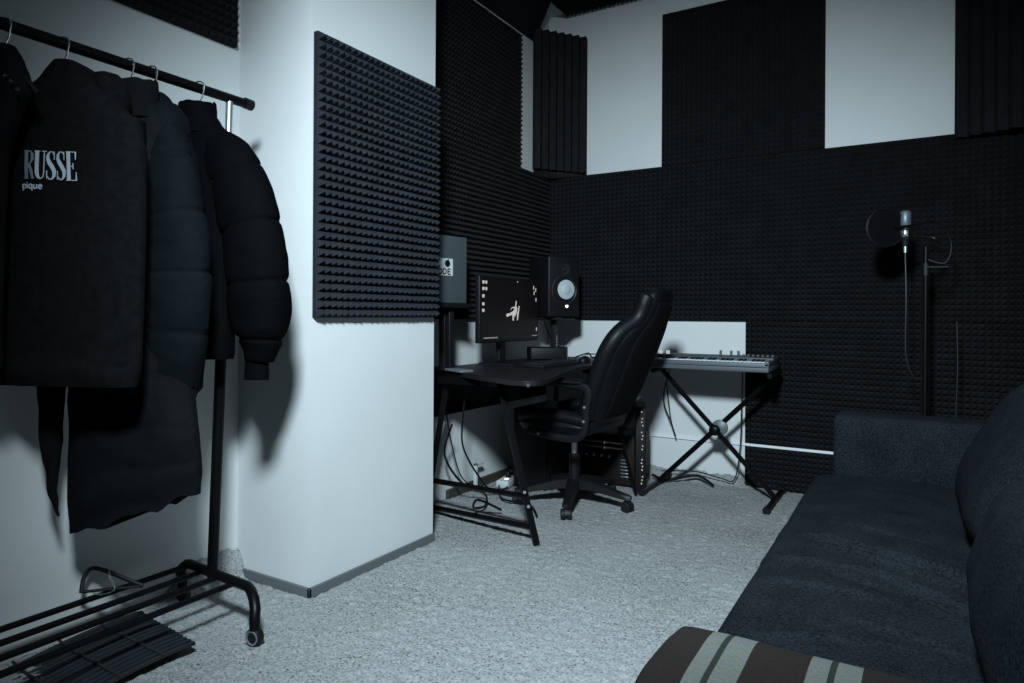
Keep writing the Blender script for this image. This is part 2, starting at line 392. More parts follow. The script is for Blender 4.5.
# far leg frame
MB().tube([(-1.70, 3.97, DZ-.03), (-1.48, 4.03, .012)], .026, 4, flat=.7).build('leg', 'blackm', desk, world=True)
MB().tube([(-2.02, 3.97, DZ-.03), (-2.12, 4.03, .012)], .026, 4, flat=.7).build('leg', 'blackm', desk, world=True)
MB().tube([(-1.55, 4.01, .2), (-2.1, 4.01, .2)], .02, 4, flat=.7).build('crossbar', 'blackm', desk, world=True)
MB().box(-2.205, -2.185, 2.80, 4.10, .475, DZ-.025).build('back_panel', 'blackm', desk, world=True)
MB().box(-2.03, -1.66, 2.665, 2.695, DZ-.06, DZ-.024).build('apron', 'blackm', desk, world=True)
b = MB().cyl((-1.405, 2.475, DZ-.016), (-1.397, 2.46, DZ-.016), .008, 10).build('bolt', 'chrome', desk, world=True); b['label'] = 'chrome bolt head'

# ------------------------------------------------------------ monitor
def rotz_at(x, y, z, a): return Matrix.Translation((x, y, z)) @ Matrix.Rotation(a, 4, 'Z')
mon = thing('monitor', 'wide dark desktop monitor showing a small white figure and icons', 'monitor', (-2.0, 3.318, DZ-.004), R(0))
# local: screen faces +X, width along Y (camera sees left = -Y)
MB().rbox(-.03, .0, -.327, .327, .130, .497, .006).build('bezel', 'black', mon)
scr = MB().box(.0, .0015, -.317, .317, .146, .490).build('screen', 'screen', mon)
MB().rbox(-.085, -.055, -.035, .035, .012, .30, .008).build('stand_neck', 'black', mon)
MB().rbox(-.055, -.029, -.05, .05, .24, .36, .006).build('stand_bracket', 'black', mon)
MB().rbox(-.14, .09, -.13, .13, .0, .012, .005).build('stand_foot', 'black', mon)
def irect(b, y, z, w_, h_, x=.0016): b.box(x, x+.0006, y-w_/2, y+w_/2, z-h_/2, z+h_/2)
def icon(y, z, w_, h_, cap=True):
    b = MB(); irect(b, y, z, w_, h_)
    if cap: irect(b, y, z-h_/2-.002, w_*.7, .0042)
    b.build('screen_icon', 'icon', scr)
for k, z in enumerate((.463, .428, .388, .345, .31)):
    icon(-.293, z, .022, .013)
    if k < 2: icon(-.265, z, .018, .013)
for y, z in ((.262, .452), (.288, .44), (.268, .42), (.292, .38), (.30, .20)):
    icon(y, z, .010, .018)
icon(.07, .478, .008, .006, False)
tb = MB()
for k in range(12): irect(tb, -.285+k*.012, .158, .008, .005+.002*(k % 3))
tb.build('taskbar_text', 'icond', scr); tb = MB()
for k in range(5): irect(tb, .25+k*.013, .160, .009, .005)
tb.build('taskbar_clock', 'icond', scr)
MB().box(.0016, .002, -.15, .317, .1655, .1668).build('taskbar_edge', 'dark', scr)
# white brush-like figure
fg = MB()
def sp(pts): fg.prism([(.01+(y-.02)*.8, .30+(z-.30)*.72) for y, z in pts], .0016, .0024, Matrix(((0, 0, 1, 0), (1, 0, 0, 0), (0, 1, 0, 0), (0, 0, 0, 1))))
sp([(-.065, .278), (-.045, .291), (-.02, .29), (.01, .302), (.03, .308), (.05, .325), (.046, .335), (.02, .332), (-.005, .318), (.01, .337), (.045, .345), (.058, .345), (.065, .36), (.070, .392), (.083, .390), (.076, .35), (.09, .338), (.085, .30), (.070, .28), (.055, .262), (.045, .28), (.042, .232), (.025, .234), (.024, .272), (.005, .278), (-.03, .268), (-.05, .262)])
sp([(.088, .235), (.100, .236), (.112, .29), (.124, .35), (.112, .352), (.10, .31), (.09, .29)])
fg.build('screen_figure', 'icon', scr)

# ------------------------------------------------------------ speakers
sp_r = thing('studio_speaker', 'black studio speaker with white cone on a thin pole in the corner', 'speaker', (-1.86, 3.72, 1.009), 0)
ax = Vector((-1.799+1.918, 3.819-3.631, 0)).normalized()      # along the front
nrm = Vector((ax.y, -ax.x, 0))
mt = Matrix(((ax.x, -nrm.x, 0, 0), (ax.y, -nrm.y, 0, 0), (0, 0, 1, 0), (0, 0, 0, 1)))   # local x = along front, local y = backwards
W2, HH, DD = .112, .372, .25
MB().rbox(-W2, W2, 0, DD, 0, HH, .008, mt).build('cabinet', 'black', sp_r)
def disk(prof, cx, cz, mtt): return Matrix(mtt) @ Matrix.Translation((cx, 0, cz)) @ Matrix.Rotation(R(90), 4, 'X')
MB().lathe([(.092, -.001), (.092, .004), (.086, .006), (.080, .003), (.078, -.001)], disk(0, 0, .165, mt), 32).build('woofer_surround', 'dark', sp_r)
MB().lathe([(.060, .001), (.060, .0035), (.056, .005), (.036, .0022), (.030, .0055), (.016, .0095), (.002, .0105)], disk(0, .012, .170, mt), 32).build('woofer_cone', 'cone', sp_r)
MB().lathe([(.040, -.001), (.040, .004), (.030, .003), (.014, .0015), (.010, .006), (.002, .007)], disk(0, 0, .295, mt), 24).build('tweeter', 'dark', sp_r)
MB().lathe([(.0105, 0), (.0105, .003), (.001, .0035)], disk(0, .018, .068, mt), 16).build('power_light', 'led', sp_r)
cR = Vector((-1.86, 3.72, 0))-nrm*.12
st = thing('speaker_stand', 'thin black pole with small label carrying the black studio speaker', 'speaker stand', (cR.x, cR.y, DZ), 0)
MB().rbox(-.10, .10, -.10, .10, .249, .267, .004).build('top_plate', 'black', st)
MB().rbox(-.018, .018, -.018, .018, .012, .25, .003).build('pole', 'black', st)
MB().rbox(-.07, .07, -.07, .07, 0, .012, .004).build('foot_plate', 'black', st)
lab = MB()
for k in range(5): lab.box(.0185, .0192, -.005, .005, .07+k*.018, .08+k*.018)
lab.build('label_marks', 'print', st)

# grey speaker by the pillar, turned away: its plain side faces the room
a0 = R(-11.5)
sl = thing('studio_speaker', 'grey-sided speaker box with apple sticker beside the pillar edge', 'speaker', (-1.977, 2.838, 1.078), a0)
# local: corner at origin, side face is the plane x=0 from y=-.27..0, front at y=0 looking +Y
MB().rbox(-.19, 0, -.27, 0, .0, .337, .004).build('cabinet', 'grey_side', sl)
MB().box(.0005, .0012, -.235, -.098, .137, .222).build('sticker', 'white', sl)['label'] = 'white square sticker'
apl = MB()
def oval(b, cy, cz, ry, rz_, x=.0014, n=20, bite=None):
    pts = [(cy+ry*cos(2*pi*k/n), cz+rz_*sin(2*pi*k/n)) for k in range(n)]
    if bite: pts = [(p[0]-(.010 if abs(p[1]-bite) < .008 and p[0] > cy else 0), p[1]) for p in pts]
    b.prism(pts, x, x+.0008, Matrix(((0, 0, 1, 0), (1, 0, 0, 0), (0, 1, 0, 0), (0, 0, 0, 1))))
PYZ = Matrix(((0, 0, 1, 0), (1, 0, 0, 0), (0, 1, 0, 0), (0, 0, 0, 1)))
oval(apl, -.135, .197, .018, .018)
apl.prism([(-.137, .212), (-.131, .219), (-.124, .218), (-.131, .211)], .0014, .0022, PYZ)
apl.build('sticker_apple', 'black', sl)
# sticker letters
def stroke(b, pts, wd, mp, x=.0):
    """flat ribbon through 2-D pts with widths, mapped by mp(u,v,h)"""
    n = len(pts); ws = wd if isinstance(wd, (list, tuple)) else [wd]*n; L_ = []; R_ = []
    for i in range(n):
        a = pts[max(i-1, 0)]; c = pts[min(i+1, n-1)]; dx, dy = c[0]-a[0], c[1]-a[1]; l = math.hypot(dx, dy) or 1
        nx, ny = -dy/l*ws[i]/2, dx/l*ws[i]/2
        L_.append((pts[i][0]+nx, pts[i][1]+ny)); R_.append((pts[i][0]-nx, pts[i][1]-ny))
    vs = [mp(u, v, 0) for u, v in L_+R_]+[mp(u, v, 1) for u, v in L_+R_]; m_ = 2*n; fs = []
    for i in range(n-1):
        fs += [(i, i+1, n+i+1, n+i), (m_+i, m_+n+i, m_+n+i+1, m_+i+1), (i, m_+i, m_+i+1, i+1), (n+i, n+i+1, m_+n+i+1, m_+n+i)]
    fs += [(0, n, m_+n, m_), (n-1, m_+n-1, m_+2*n-1, 2*n-1)]
    b.add(vs, fs)
def arc(cx, cy, rx, ry, a0, a1, n=12): return [(cx+rx*cos(R(a0+(a1-a0)*k/n)), cy+ry*sin(R(a0+(a1-a0)*k/n))) for k in range(n+1)]
SANS = {'R': [[(0, 0), (0, 1)], [(0, 1), (.35, 1), (.55, .88), (.55, .62), (.35, .5), (0, .5)], [(.3, .5), (.6, 0)]],
        'O': [arc(.32, .5, .32, .5, 0, 360, 16)], 'D': [[(0, 0), (0, 1)], [(0, 1), (.25, 1), (.55, .8), (.6, .5), (.55, .2), (.25, 0), (0, 0)]],
        'E': [[(0, 0), (0, 1)], [(0, 1), (.5, 1)], [(0, .5), (.45, .5)], [(0, 0), (.5, 0)]],
        'p': [[(0, -.35), (0, .65)], arc(.27, .32, .26, .32, 0, 360)], 'i': [[(0, 0), (0, .65)], [(0, .8), (0, .92)]],
        'q': [[(.54, -.35), (.54, .65)], arc(.27, .32, .26, .32, 0, 360)], 'u': [[(0, .65), (0, .25), (.1, .03), (.3, 0), (.48, .15)], [(.5, 0), (.5, .65)]],
        'e': [[(.02, .35), (.54, .35)], arc(.28, .32, .26, .32, 5, 320)]}
tx = MB(); yy = -.228
for chh in 'RODE':
    for s_ in SANS[chh]:
        stroke(tx, [(yy+u*.036, .144+v*.026) for u, v in s_], .0065, lambda u, v, h: Vector((.0013+.0007*h, u, v)))
    yy += .032
tx.build('sticker_lettering', 'dark', sl)
stl = thing('speaker_stand', 'black post with flat plate under the grey-sided speaker', 'speaker stand', (-2.07, 2.76, DZ), a0)
MB().rbox(-.085, .105, -.17, .09, .315, .336, .004).build('top_plate', 'black', stl)
MB().rbox(-.008, .036, -.022, .022, .01, .317, .004).build('pole', 'black', stl)
MB().rbox(.05, .068, -.016, .016, .01, .317, .003).build('pole', 'black', stl)
MB().rbox(-.07, .09, -.05, .06, 0, .012, .004).build('foot_plate', 'black', stl)

# ------------------------------------------------------------ things on the desk
o = MB().rbox(-.035, .035, -.14, .14, 0, .012, .004)
ph = MB()
m_ = rotz_at(-1.925, 2.70, DZ, R(66))
ph.rbox(-.038, .038, -.078, .078, 0, .013, .004, m_)
tag(ph.build('phone', 'knob', origin=(-1.925, 2.70, DZ)), 'white phone lying flat on the near left edge of the desk', 'phone')
itf = thing('audio_interface', 'low black audio box with grey square end panel on the desk', 'audio interface', (-1.99, 3.77, DZ), R(40))
MB().rbox(-.13, .10, -.075, .075, .004, .078, .006).build('case', 'black', itf)
MB().rbox(.1003, .106, -.07, .07, .0, .082, .002).build('end_panel', 'kbody', itf)['label'] = 'grey metal end panel'
MB().cyl((.105, 0, .043), (.112, 0, .043), .013, 16).build('knob', 'black', itf)
kb = thing('computer_keyboard', 'black computer keyboard on the desk in front of the monitor', 'keyboard', (-1.74, 3.32, DZ), R(0))
MB().rbox(-.07, .07, -.22, .22, 0, .016, .004).build('keyboard_case', 'black', kb)
kk = MB()
for i in range(5):
    for j in range(20): kk.rbox(-.06+i*.024, -.041+i*.024, -.21+j*.021, -.193+j*.021, .015, .024, .002, n=1)
kk.build('keys', 'dark', kb)
ms = MB(); ms.loft([[Vector((-1.70+.03*s*cos(2*pi*k/16), 3.68+.05*s*sin(2*pi*k/16), DZ+z)) for k in range(16)] for s, z in ((1, 0), (1.03, .01), (.95, .022), (.7, .032), (.3, .037))])
tag(ms.build('computer_mouse', 'black', origin=(-1.70, 3.68, DZ)), 'black computer mouse beside the keyboard on the desk', 'mouse')
def cable(pts, r, label, m='black', n=10, name='cable', group=None):
    P_ = bez(pts, n); b = MB().tube(P_, r, 6)
    return tag(b.build(name, m, origin=pts[0]), label, 'cable', group)
cable([(-1.86, 3.86, DZ+.01), (-1.78, 3.90, DZ+.04), (-1.72, 3.84, DZ+.02), (-1.66, 3.92, DZ+.03), (-1.60, 3.88, DZ+.01)], .005, 'black cable loop heaped on the back of the desk', 'black')
cable([(-1.88, 3.92, DZ+.008), (-1.80, 3.86, DZ+.03), (-1.73, 3.93, DZ+.035), (-1.67, 3.86, DZ+.014), (-1.60, 3.95, DZ+.012)], .004, 'pale grey cable curled on the back of the desk', 'kbody')
cable([(-2.1, 3.9, 1.0), (-2.08, 3.93, .9), (-2.02, 3.98, .8), (-1.99, 4.0, DZ+.006)], .004, 'thin black lead hanging behind the studio speaker down to the desk')

# ------------------------------------------------------------ office chair
ch = thing('office_chair', 'black high-back office chair turned toward the desk', 'office chair', (-1.585, 3.305, 0), R(177))
# local forward = +X
ang0 = R(-72)-R(177)
for k in range(5):
    a = ang0+k*R(72); d = Vector((cos(a), sin(a), 0)); q = Vector((-sin(a), cos(a), 0))
    rings = []
    for t, hw, zt, th in ((.02, .034, .145, .055), (.10, .032, .140, .052), (.18, .027, .122, .042), (.26, .023, .100, .032), (.31, .021, .088, .026), (.325, .014, .084, .02)):
        rings.append([d*t+q*hw+Vector((0, 0, zt-th)), d*t+q*hw*.9+Vector((0, 0, zt-.008)), d*t+q*hw*.5+Vector((0, 0, zt)), d*t-q*hw*.5+Vector((0, 0, zt)), d*t-q*hw*.9+Vector((0, 0, zt-.008)), d*t-q*hw+Vector((0, 0, zt-th))])
    lg = MB().loft(rings).build('base_leg', 'black', ch)
    c = MB(); p = d*.305; b_ = R(40)*k+.6; e = Vector((cos(b_), sin(b_), 0))
    for s in (-1, 1):
        mt_ = Matrix.Translation(p+e*s*.016+Vector((0, 0, .028))) @ e.to_track_quat('Z', 'Y').to_matrix().to_4x4()
        c.lathe([(.01, -.011), (.024, -.011), (.0275, -.006), (.0275, .006), (.024, .011), (.01, .011)], mt_, 18)
    c.cyl(p+Vector((0, 0, .03)), p+Vector((0, 0, .075)), .012, 10)
    hood = [[p+e*(-.008+.016*u)+Vector((0, 0, .03))+e.cross(Vector((0, 0, 1)))*.03*cos(pi*t_/8)+Vector((0, 0, .031*sin(pi*t_/8))) for t_ in range(9)] for u in (0, 1)]
    c.loft(hood, True)
    co = c.build('caster', 'dark', lg)
MB().cyl((0, 0, .075), (0, 0, .15), .042, 20).build('base_hub', 'black', ch)
MB().lathe([(.030, .14), (.030, .27), (.024, .275)]).build('gas_lift_cover', 'black', ch)
MB().cyl((0, 0, .27), (0, 0, .40), .0155, 16).build('gas_lift', 'steel', ch)
MB().rbox(-.12, .12, -.09, .09, .385, .425, .012).build('tilt_plate', 'black', ch)
MB().tube([(.02, -.09, .40), (.02, -.22, .395), (.02, -.25, .39)], [.005, .005, .009], 8).build('tilt_lever', 'black', ch)
# seat
def seat_ring(z, ins):
    out = []
    for k in range(40):
        a = 2*pi*k/40; c_, s_ = cos(a), sin(a); e = 2/4.0
        out.append(Vector(((.245-ins)*math.copysign(abs(c_)**e, c_)+.01, (.255-ins)*math.copysign(abs(s_)**e, s_), z+(-.02*sm(.1, .26, c_*.25)))))
    return out
MB().loft([seat_ring(.415, .05), seat_ring(.425, .015), seat_ring(.455, .0), seat_ring(.485, .008), seat_ring(.502, .04), seat_ring(.503, .1), seat_ring(.497, .18)]).build('seat', 'leather', ch)
for s in (-1, 1):
    MB().tube(bez([(-.20, s*.215, .485), (-.05, s*.228, .505), (.12, s*.225, .505), (.22, s*.19, .478)], 6), [.02]+[.042]*16+[.034, .02], 12, flat=.8).build('seat_bolster', 'leather', ch)['label'] = 'padded side bolster'
# backrest: rows along height, local x = backward offset
TILT = 1
rows = [  # z, halfwidth, thickness, x centre
    (.47, .185, .055, -.215), (.50, .215, .085, -.222), (.56, .235, .10, -.235), (.64, .245, .11, -.252), (.72, .252, .112, -.272), (.80, .258, .112, -.296),
    (.87, .255, .11, -.320), (.93, .235, .108, -.343), (.975, .195, .106, -.362), (1.01, .158, .102, -.378), (1.05, .143, .10, -.396), (1.10, .138, .096, -.414), (1.14, .128, .085, -.427), (1.165, .108, .066, -.434), (1.178, .07, .04, -.438)]
rows = [(z*.972+.014, hw*.97, th*1.1, xc-.05*max(0, (z-.5)/.68)-.03*sin(pi*max(0, min(1, (z-.5)/.68)))) for z, hw, th, xc in rows]
def back_ring(z, hw, th, xc, grow=0, x0=0, nseg=36):
    out = []
    for k in range(nseg):
        a = 2*pi*k/nseg; c_, s_ = cos(a), sin(a); e = 2/3.4
        y = (hw+grow)*math.copysign(abs(s_)**e, s_); x = (th/2+grow)*math.copysign(abs(c_)**e, c_)
        # wings curl forward (+x)
        out.append(Vector((xc+x0+x+.055*(abs(y)/.25)**2.2*(1 if z < .98 else .5), y, z)))
    return out
MB().loft([back_ring(*r) for r in rows]).build('backrest', 'leather', ch)
# side bolsters along the outline, leather roll
for s in (-1, 1):
    pts = [(r[3]+.055*(r[1]/.25)**2.2*(1 if r[0] < .98 else .5)+.012, s*(r[1]-.018), r[0]) for r in rows[1:-2]]
    P_ = bez(pts, 3); rr_ = [.02]+[.046]*(len(P_)-2)+[.03]
    MB().tube(P_, rr_, 12).build('back_bolster', 'leather', ch)['label'] = 'shiny rolled side edge of the backrest'
# dark rear shell fabric panel
pan = MB()
def pfn(u, v):
    i = v*(len(rows)-5)+1; a = int(i); f = i-a; r0, r1 = rows[a], rows[min(a+1, len(rows)-1)]
    z, hw, th, xc = [r0[q]*(1-f)+r1[q]*f for q in range(4)]
    y = (u*2-1)*hw*.72
    return Vector((xc-th/2-.006*(1-abs(u*2-1)**4)+.055*(abs(y)/.25)**2.2-.001, y, z))
pan.grid(14, 30, pfn); ob = pan.build('back_panel', 'fabric_seat', ch)
sd = ob.modifiers.new('s', 'SOLIDIFY'); sd.thickness = .004
for s in (-1, 1):
    P_ = bez([(.13, s*.262, .425), (-.03, s*.272, .405), (-.155, s*.275, .41), (-.205, s*.278, .455), (-.215, s*.28, .55), (-.225, s*.282, .645), (-.16, s*.284, .675), (.05, s*.284, .68)], 6)
    ar = MB().tube(P_, .02, 8, flat=.6, up=(0, 1, 0)).build('armrest', 'black', ch)
    MB().tube([(-.20, s*.284, .688), (-.17, s*.284, .692), (-.05, s*.284, .69), (.06, s*.284, .694), (.10, s*.284, .692)], [.015, .034, .036, .034, .016], 10, flat=.45).build('arm_pad', 'leather', ar)
    for px_, pz in ((.05, .415), (-.21, .50), (-.214, .57)):
        MB().cyl((px_, s*.285, pz), (px_, s*.297, pz), .0065, 8).build('screw', 'steel', ar)

# ------------------------------------------------------------ under the desk
pc = thing('computer_tower', 'tall black computer tower in the shade under the desk', 'computer', (-1.93, 3.62, 0), 0)
MB().rbox(-.11, .11, -.2, .24, .015, .47, .006).build('case', 'black', pc)
MB().rbox(.111, .117, -.19, .23, .025, .46, .004).build('side_panel', 'dark', pc)
for s in (-1, 1):
    for q in (-1, 1): MB().rbox(s*.09-.012, s*.09+.012, q*.17+.01, q*.17+.034, 0, .016, .003).build('foot', 'black', pc)
amp = thing('amplifier', 'dark brown amplifier case with brassy metal bars behind the chair', 'amplifier', (-1.60, 3.90, 0), R(0))
MB().rbox(-.185, .185, -.14, .13, .012, .31, .008).build('case', 'brown', amp)
for z in (.225, .255):
    MB().rbox(-.16, .12, -.152, -.139, z, z+.008, .003).build('metal_bar', 'brass', amp)
    MB().lathe([(.012, 0), (.012, .012), (.008, .016), (.001, .017)], Matrix.Translation((.0, -.15, z+.006)) @ Matrix.Rotation(R(90), 4, 'X'), 14).build('knob', 'chrome', amp)
for k in range(4): MB().cyl((-.12+k*.05, -.148, .175), (-.12+k*.05, -.14, .175), .008, 10).build('knob', 'steel', amp)
vt = MB()
for k in range(6): vt.rbox(.10, .15, -.143, -.139, .06+k*.02, .067+k*.02, .0015, n=1)
vt.build('vent_slots', 'steel', amp)
for x in (-.15, .15): MB().rbox(x-.015, x+.015, -.12, -.09, 0, .014, .003).build('foot', 'black', amp)
mx = thing('audio_mixer', 'slim black mixer standing on end with a row of glinting knobs', 'audio mixer', (-1.395, 3.80, 0), R(22))
MB().rbox(-.03, .03, -.13, .12, .01, .50, .006).build('case', 'black', mx)
for k in range(22):
    if k in (3, 8, 9, 12, 16, 20): continue
    z = .06+k*.0195
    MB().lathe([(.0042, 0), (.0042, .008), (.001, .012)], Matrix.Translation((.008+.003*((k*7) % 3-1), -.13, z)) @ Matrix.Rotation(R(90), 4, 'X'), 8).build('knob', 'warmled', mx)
MB().rbox(-.035, .035, -.138, .125, 0, .014, .004).build('rubber_edge', 'black', mx)
sup = MB().tube([(-1.46, 3.62, .40), (-1.345, 3.60, .02)], .012, 4, flat=.8)
tag(sup.build('support_strut', 'blackm', origin=(-1.345, 3.60, .02)), 'thin black strut leaning against the mixer behind the chair', 'strut')

ps = thing('power_strip', 'white power strip with glowing switch on the floor under the desk', 'power strip', (-2.10, 3.50, 0), R(10))
MB().rbox(-.04, .04, -.16, .14, .002, .048, .012).build('body', 'white', ps)
MB().rbox(.0, .022, -.12, -.098, .046, .054, .003).build('switch', 'led', ps)['label'] = 'lit white switch'
for k in range(3):
    MB().lathe([(.019, 0), (.019, .002), (.014, .003)], Matrix.Translation((0, -.055+k*.06, .047)), 16).build('socket', 'kbody', ps)
for k, (x, y) in enumerate(((-2.09, 3.445), (-2.105, 3.505), (-2.115, 3.565))):
    pl = thing('power_plug', ['black plug in the power strip socket nearest the lit switch', 'black plug in the middle socket of the power strip', 'black plug in the power strip socket farthest from the lit switch'][k], 'plug', (x, y, .05), R(10))
    MB().lathe([(.016, 0), (.017, .02), (.012, .03), (.006, .034)]).build('plug_body', 'black', pl)
    MB().tube(bez([(0, 0, .032), (.03, -.01, .045), (.06, -.02, .0), (.08, -.05, -.044)], 6), .0045, 6).build('lead', 'black', pl)
cable([(-1.98, 2.85, .70), (-1.99, 2.83, .5), (-2.0, 2.85, .33), (-2.02, 3.05, .12), (-2.03, 3.2, .02), (-2.03, 3.34, .02)], .005, 'black cable dropping from the desk to the power strip')
cable([(-2.06, 2.83, .45), (-2.12, 2.85, .28), (-2.08, 2.95, .12), (-2.0, 3.05, .05), (-1.93, 2.95, .02), (-1.90, 2.80, .05), (-1.86, 2.78, .10), (-1.80, 2.9, .03)], .006, 'thick black cable looping over the desk crossbar near the floor')
cable([(-2.15, 2.9, .5), (-2.15, 2.96, .3), (-2.16, 3.06, .12), (-2.15, 3.2, .02)], .0035, 'thin black cable against the left wall beneath the desk')
cable([(-2.10, 3.36, .02), (-2.0, 3.2, .015), (-1.9, 3.1, .02), (-1.75, 3.1, .015), (-1.62, 2.95, .015)], .006, 'black lead running along the carpet away from the power strip')
wb = MB().box(-2.225, -2.205, 3.0, 3.75, .0, .05)
struct(wb.build('baseboard_far', 'wood', bevel=.003))
wp = MB().rbox(-2.19, -2.17, 3.22, 3.24, .0, .16, .003)
wp.rbox(-2.19, -2.17, 3.22, 3.30, .145, .16, .003)
tag(wp.build('cable_bracket', 'white', origin=(-2.18, 3.23, 0)), 'small white upright bracket by the wall next to the power strip', 'bracket')

# ------------------------------------------------------------ MIDI keyboard on X stand
KY = 3.88
xs = thing('keyboard_stand', 'black folding X-shaped stand under the piano keyboard', 'keyboard stand', (-.985, 3.92, 0))
def stl_(a, b, y, s):
    MB().tube([(a[0], y, a[1]), (b[0], y, b[1])], .0145, 4, flat=1).build('strut', 'blackm', xs, world=True)
stl_((-1.325, .025), (-.66, .70), 3.93, 1); stl_((-.655, .025), (-1.30, .70), 3.905, -1)
for x in (-1.325, -.655):
    MB().tube([(x, 3.66, .02), (x, 4.13, .02)], .015, 8).build('foot_bar', 'blackm', xs, world=True)
    for y in (3.655, 4.12): MB().cyl((x, y-.02, .02), (x, y+.025, .02), .019, 12).build('foot_cap', 'black', xs, world=True)
for x in (-1.30, -.66):
    MB().tube([(x, 3.74, .705), (x, 4.06, .705)], .014, 8).build('top_bar', 'blackm', xs, world=True)
hm = lambda y: Matrix.Translation((-.985, y, .367)) @ Matrix.Rotation(R(90), 4, 'X')
MB().lathe([(.03, -.02), (.032, .0), (.026, .008), (.012, .014), (.001, .015)], hm(3.895), 24).build('hub', 'blackm', xs, world=True)
MB().lathe([(.046, -.01), (.046, .006), (.03, .014), (.001, .018)], hm(3.925) @ Matrix.Translation((.022, 0.012, 0)), 24).build('hub_knob', 'knob', xs, world=True)['label'] = 'round silver locking knob'
pk = thing('piano_keyboard', 'silver-grey electronic piano keyboard lying on the X-shaped stand', 'piano keyboard', (-1.10, KY, .722), R(0))
L2 = .44
MB().rbox(-L2, L2, -.16, .16, 0, .034, .006).rbox(-L2, L2, -.16, -.128, .02, .050, .005).build('lower_case', 'kbody', pk)
MB().rbox(-L2, L2, -.02, .16, .030, .072, .005).build('control_panel', 'kpanel', pk)
MB().rbox(-L2, -L2+.022, -.16, 0, .034, .060, .003).rbox(L2-.022, L2, -.16, 0, .034, .060, .003).build('end_cheek', 'kbody', pk)
nk = 35; kw = (2*L2-.05)/nk
for k in range(nk):
    MB().rbox(-L2+.025+k*kw+.0012, -L2+.025+(k+1)*kw-.0012, -.126, -.022, .036, .054, .002, n=1).build('white_key', 'key', pk)
for k in range(nk-1):
    if k % 7 in (0, 1, 3, 4, 5):
        x = -L2+.025+(k+1)*kw
        MB().rbox(x-.006, x+.006, -.09, -.022, .053, .064, .002, n=1).build('black_key', 'black', pk)
for k in range(2):
    MB().cyl((-.215+k*.045, .05, .068), (-.215+k*.045, .05, .092), .011, 12).build('knob', 'knobglow', pk)['label'] = 'silver knob with painted glow'
for k in range(3): MB().cyl((.13+k*.06-(k == 2)*.02, .09, .066), (.13+k*.06-(k == 2)*.02, .09, .10), .007, 10).build('fader', 'kbody', pk)
for k in range(8):
    MB().cyl((.235+k*.026, .08, .066), (.235+k*.026, .08, .082), .008, 10).build('knob', 'kbody', pk)
cable([(-1.33, 4.15, .68), (-1.36, 4.12, .5), (-1.30, 4.10, .35), (-1.28, 4.12, .27), (-1.32, 4.14, .38), (-1.35, 4.15, .6)], .004, 'thin black cable looping down the white wall behind the chair')
cable([(-1.40, 4.04, .03), (-1.30, 4.0, .02), (-1.20, 4.06, .04), (-1.12, 4.08, .05), (-1.02, 4.02, .02)], .009, 'thick black cable heaped on the carpet under the keyboard stand')
cable([(-1.36, 4.09, .05), (-1.15, 4.10, .07), (-1.0, 4.10, .05), (-.92, 4.11, .05), (-.89, 4.12, .25), (-.885, 4.13, .5), (-.88, 4.13, .70)], .0035, 'thin cable along the wall rising beside the lowest foam tiles')

# ------------------------------------------------------------ microphone
mk = thing('microphone_stand', 'black microphone stand behind the sofa arm', 'microphone stand', (.04, 3.78, 0))
MB().cyl((0, 0, .02), (0, 0, 1.36), .011, 12).build('pole', 'blackm', mk)
for k in range(3):
    a = R(40+120*k); MB().tube([(0, 0, .16), (.2*cos(a), .2*sin(a), .012)], .010, 8).build('tripod_leg', 'blackm', mk)
MB().cyl((0, 0, 1.22), (0, 0, 1.28), .018, 12).build('clutch', 'black', mk)
MB().tube(bez([(0, 0, 1.34), (.05, -.02, 1.36), (.03, 0, 1.40), (-.06, -.02, 1.41), (-.085, -.03, 1.40)], 6), .007, 8).build('boom', 'blackm', mk)
MB().tube(bez([(0, 0, 1.30), (.08, 0, 1.28), (.10, 0, 1.38), (.04, -.02, 1.47), (-.04, -.05, 1.46), (-.13, -.1, 1.45)], 8), .004, 6).build('gooseneck', 'blackm', mk)
MB().tube([(0, -.02, 1.26), (.09, -.02, 1.258)], .003, 6).build('clamp_bar', 'dark', mk)
mic = thing('microphone', 'silver-bodied studio microphone hanging in its mount behind the pop filter', 'microphone', (-.045, 3.74, 1.36))
MB().lathe([(.004, .0), (.013, .005), (.015, .03), (.022, .04), (.022, .10)]).build('body', 'dark', mic)
MB().lathe([(.0225, .098), (.025, .102), (.025, .16), (.018, .17), (.004, .172)]).build('head_grille', 'micm', mic)['label'] = 'silver mesh head'
MB().lathe([(.0225, .045), (.0235, .047), (.0235, .075), (.0225, .077)]).build('silver_ring', 'chrome', mic)
MB().lathe([(.008, -.03), (.009, -.0), (.006, .002)]).build('plug', 'steel', mic)
pf = thing('pop_filter', 'round black pop filter disc in front of the microphone', 'pop filter', (-.125, 3.69, 1.45))
fd = Vector((sin(R(31)), -cos(R(31)), 0)); q_ = fd.to_track_quat('Z', 'Y').to_matrix().to_4x4()
MB().lathe([(.09, -.006), (.096, 0), (.09, .006), (.086, 0.0)], q_, 32).build('hoop', 'black', pf)
MB().lathe([(.001, -.0015), (.088, -.0015), (.088, .0015), (.001, .0015)], q_, 32).build('mesh_disc', 'blackm', pf)
cable([(-.045, 3.74, 1.33), (-.04, 3.72, 1.1), (-.04, 3.72, .85), (-.01, 3.73, .74), (.03, 3.74, .73)], .0035, 'microphone lead hanging from the microphone to the stand', 'dark')
cable([(.17, 3.9, 1.0), (.175, 3.9, .8), (.17, 3.9, .62), (.16, 3.9, .4), (.1, 3.9, .02)], .003, 'thin lead hanging straight down right of the microphone stand', 'dark')

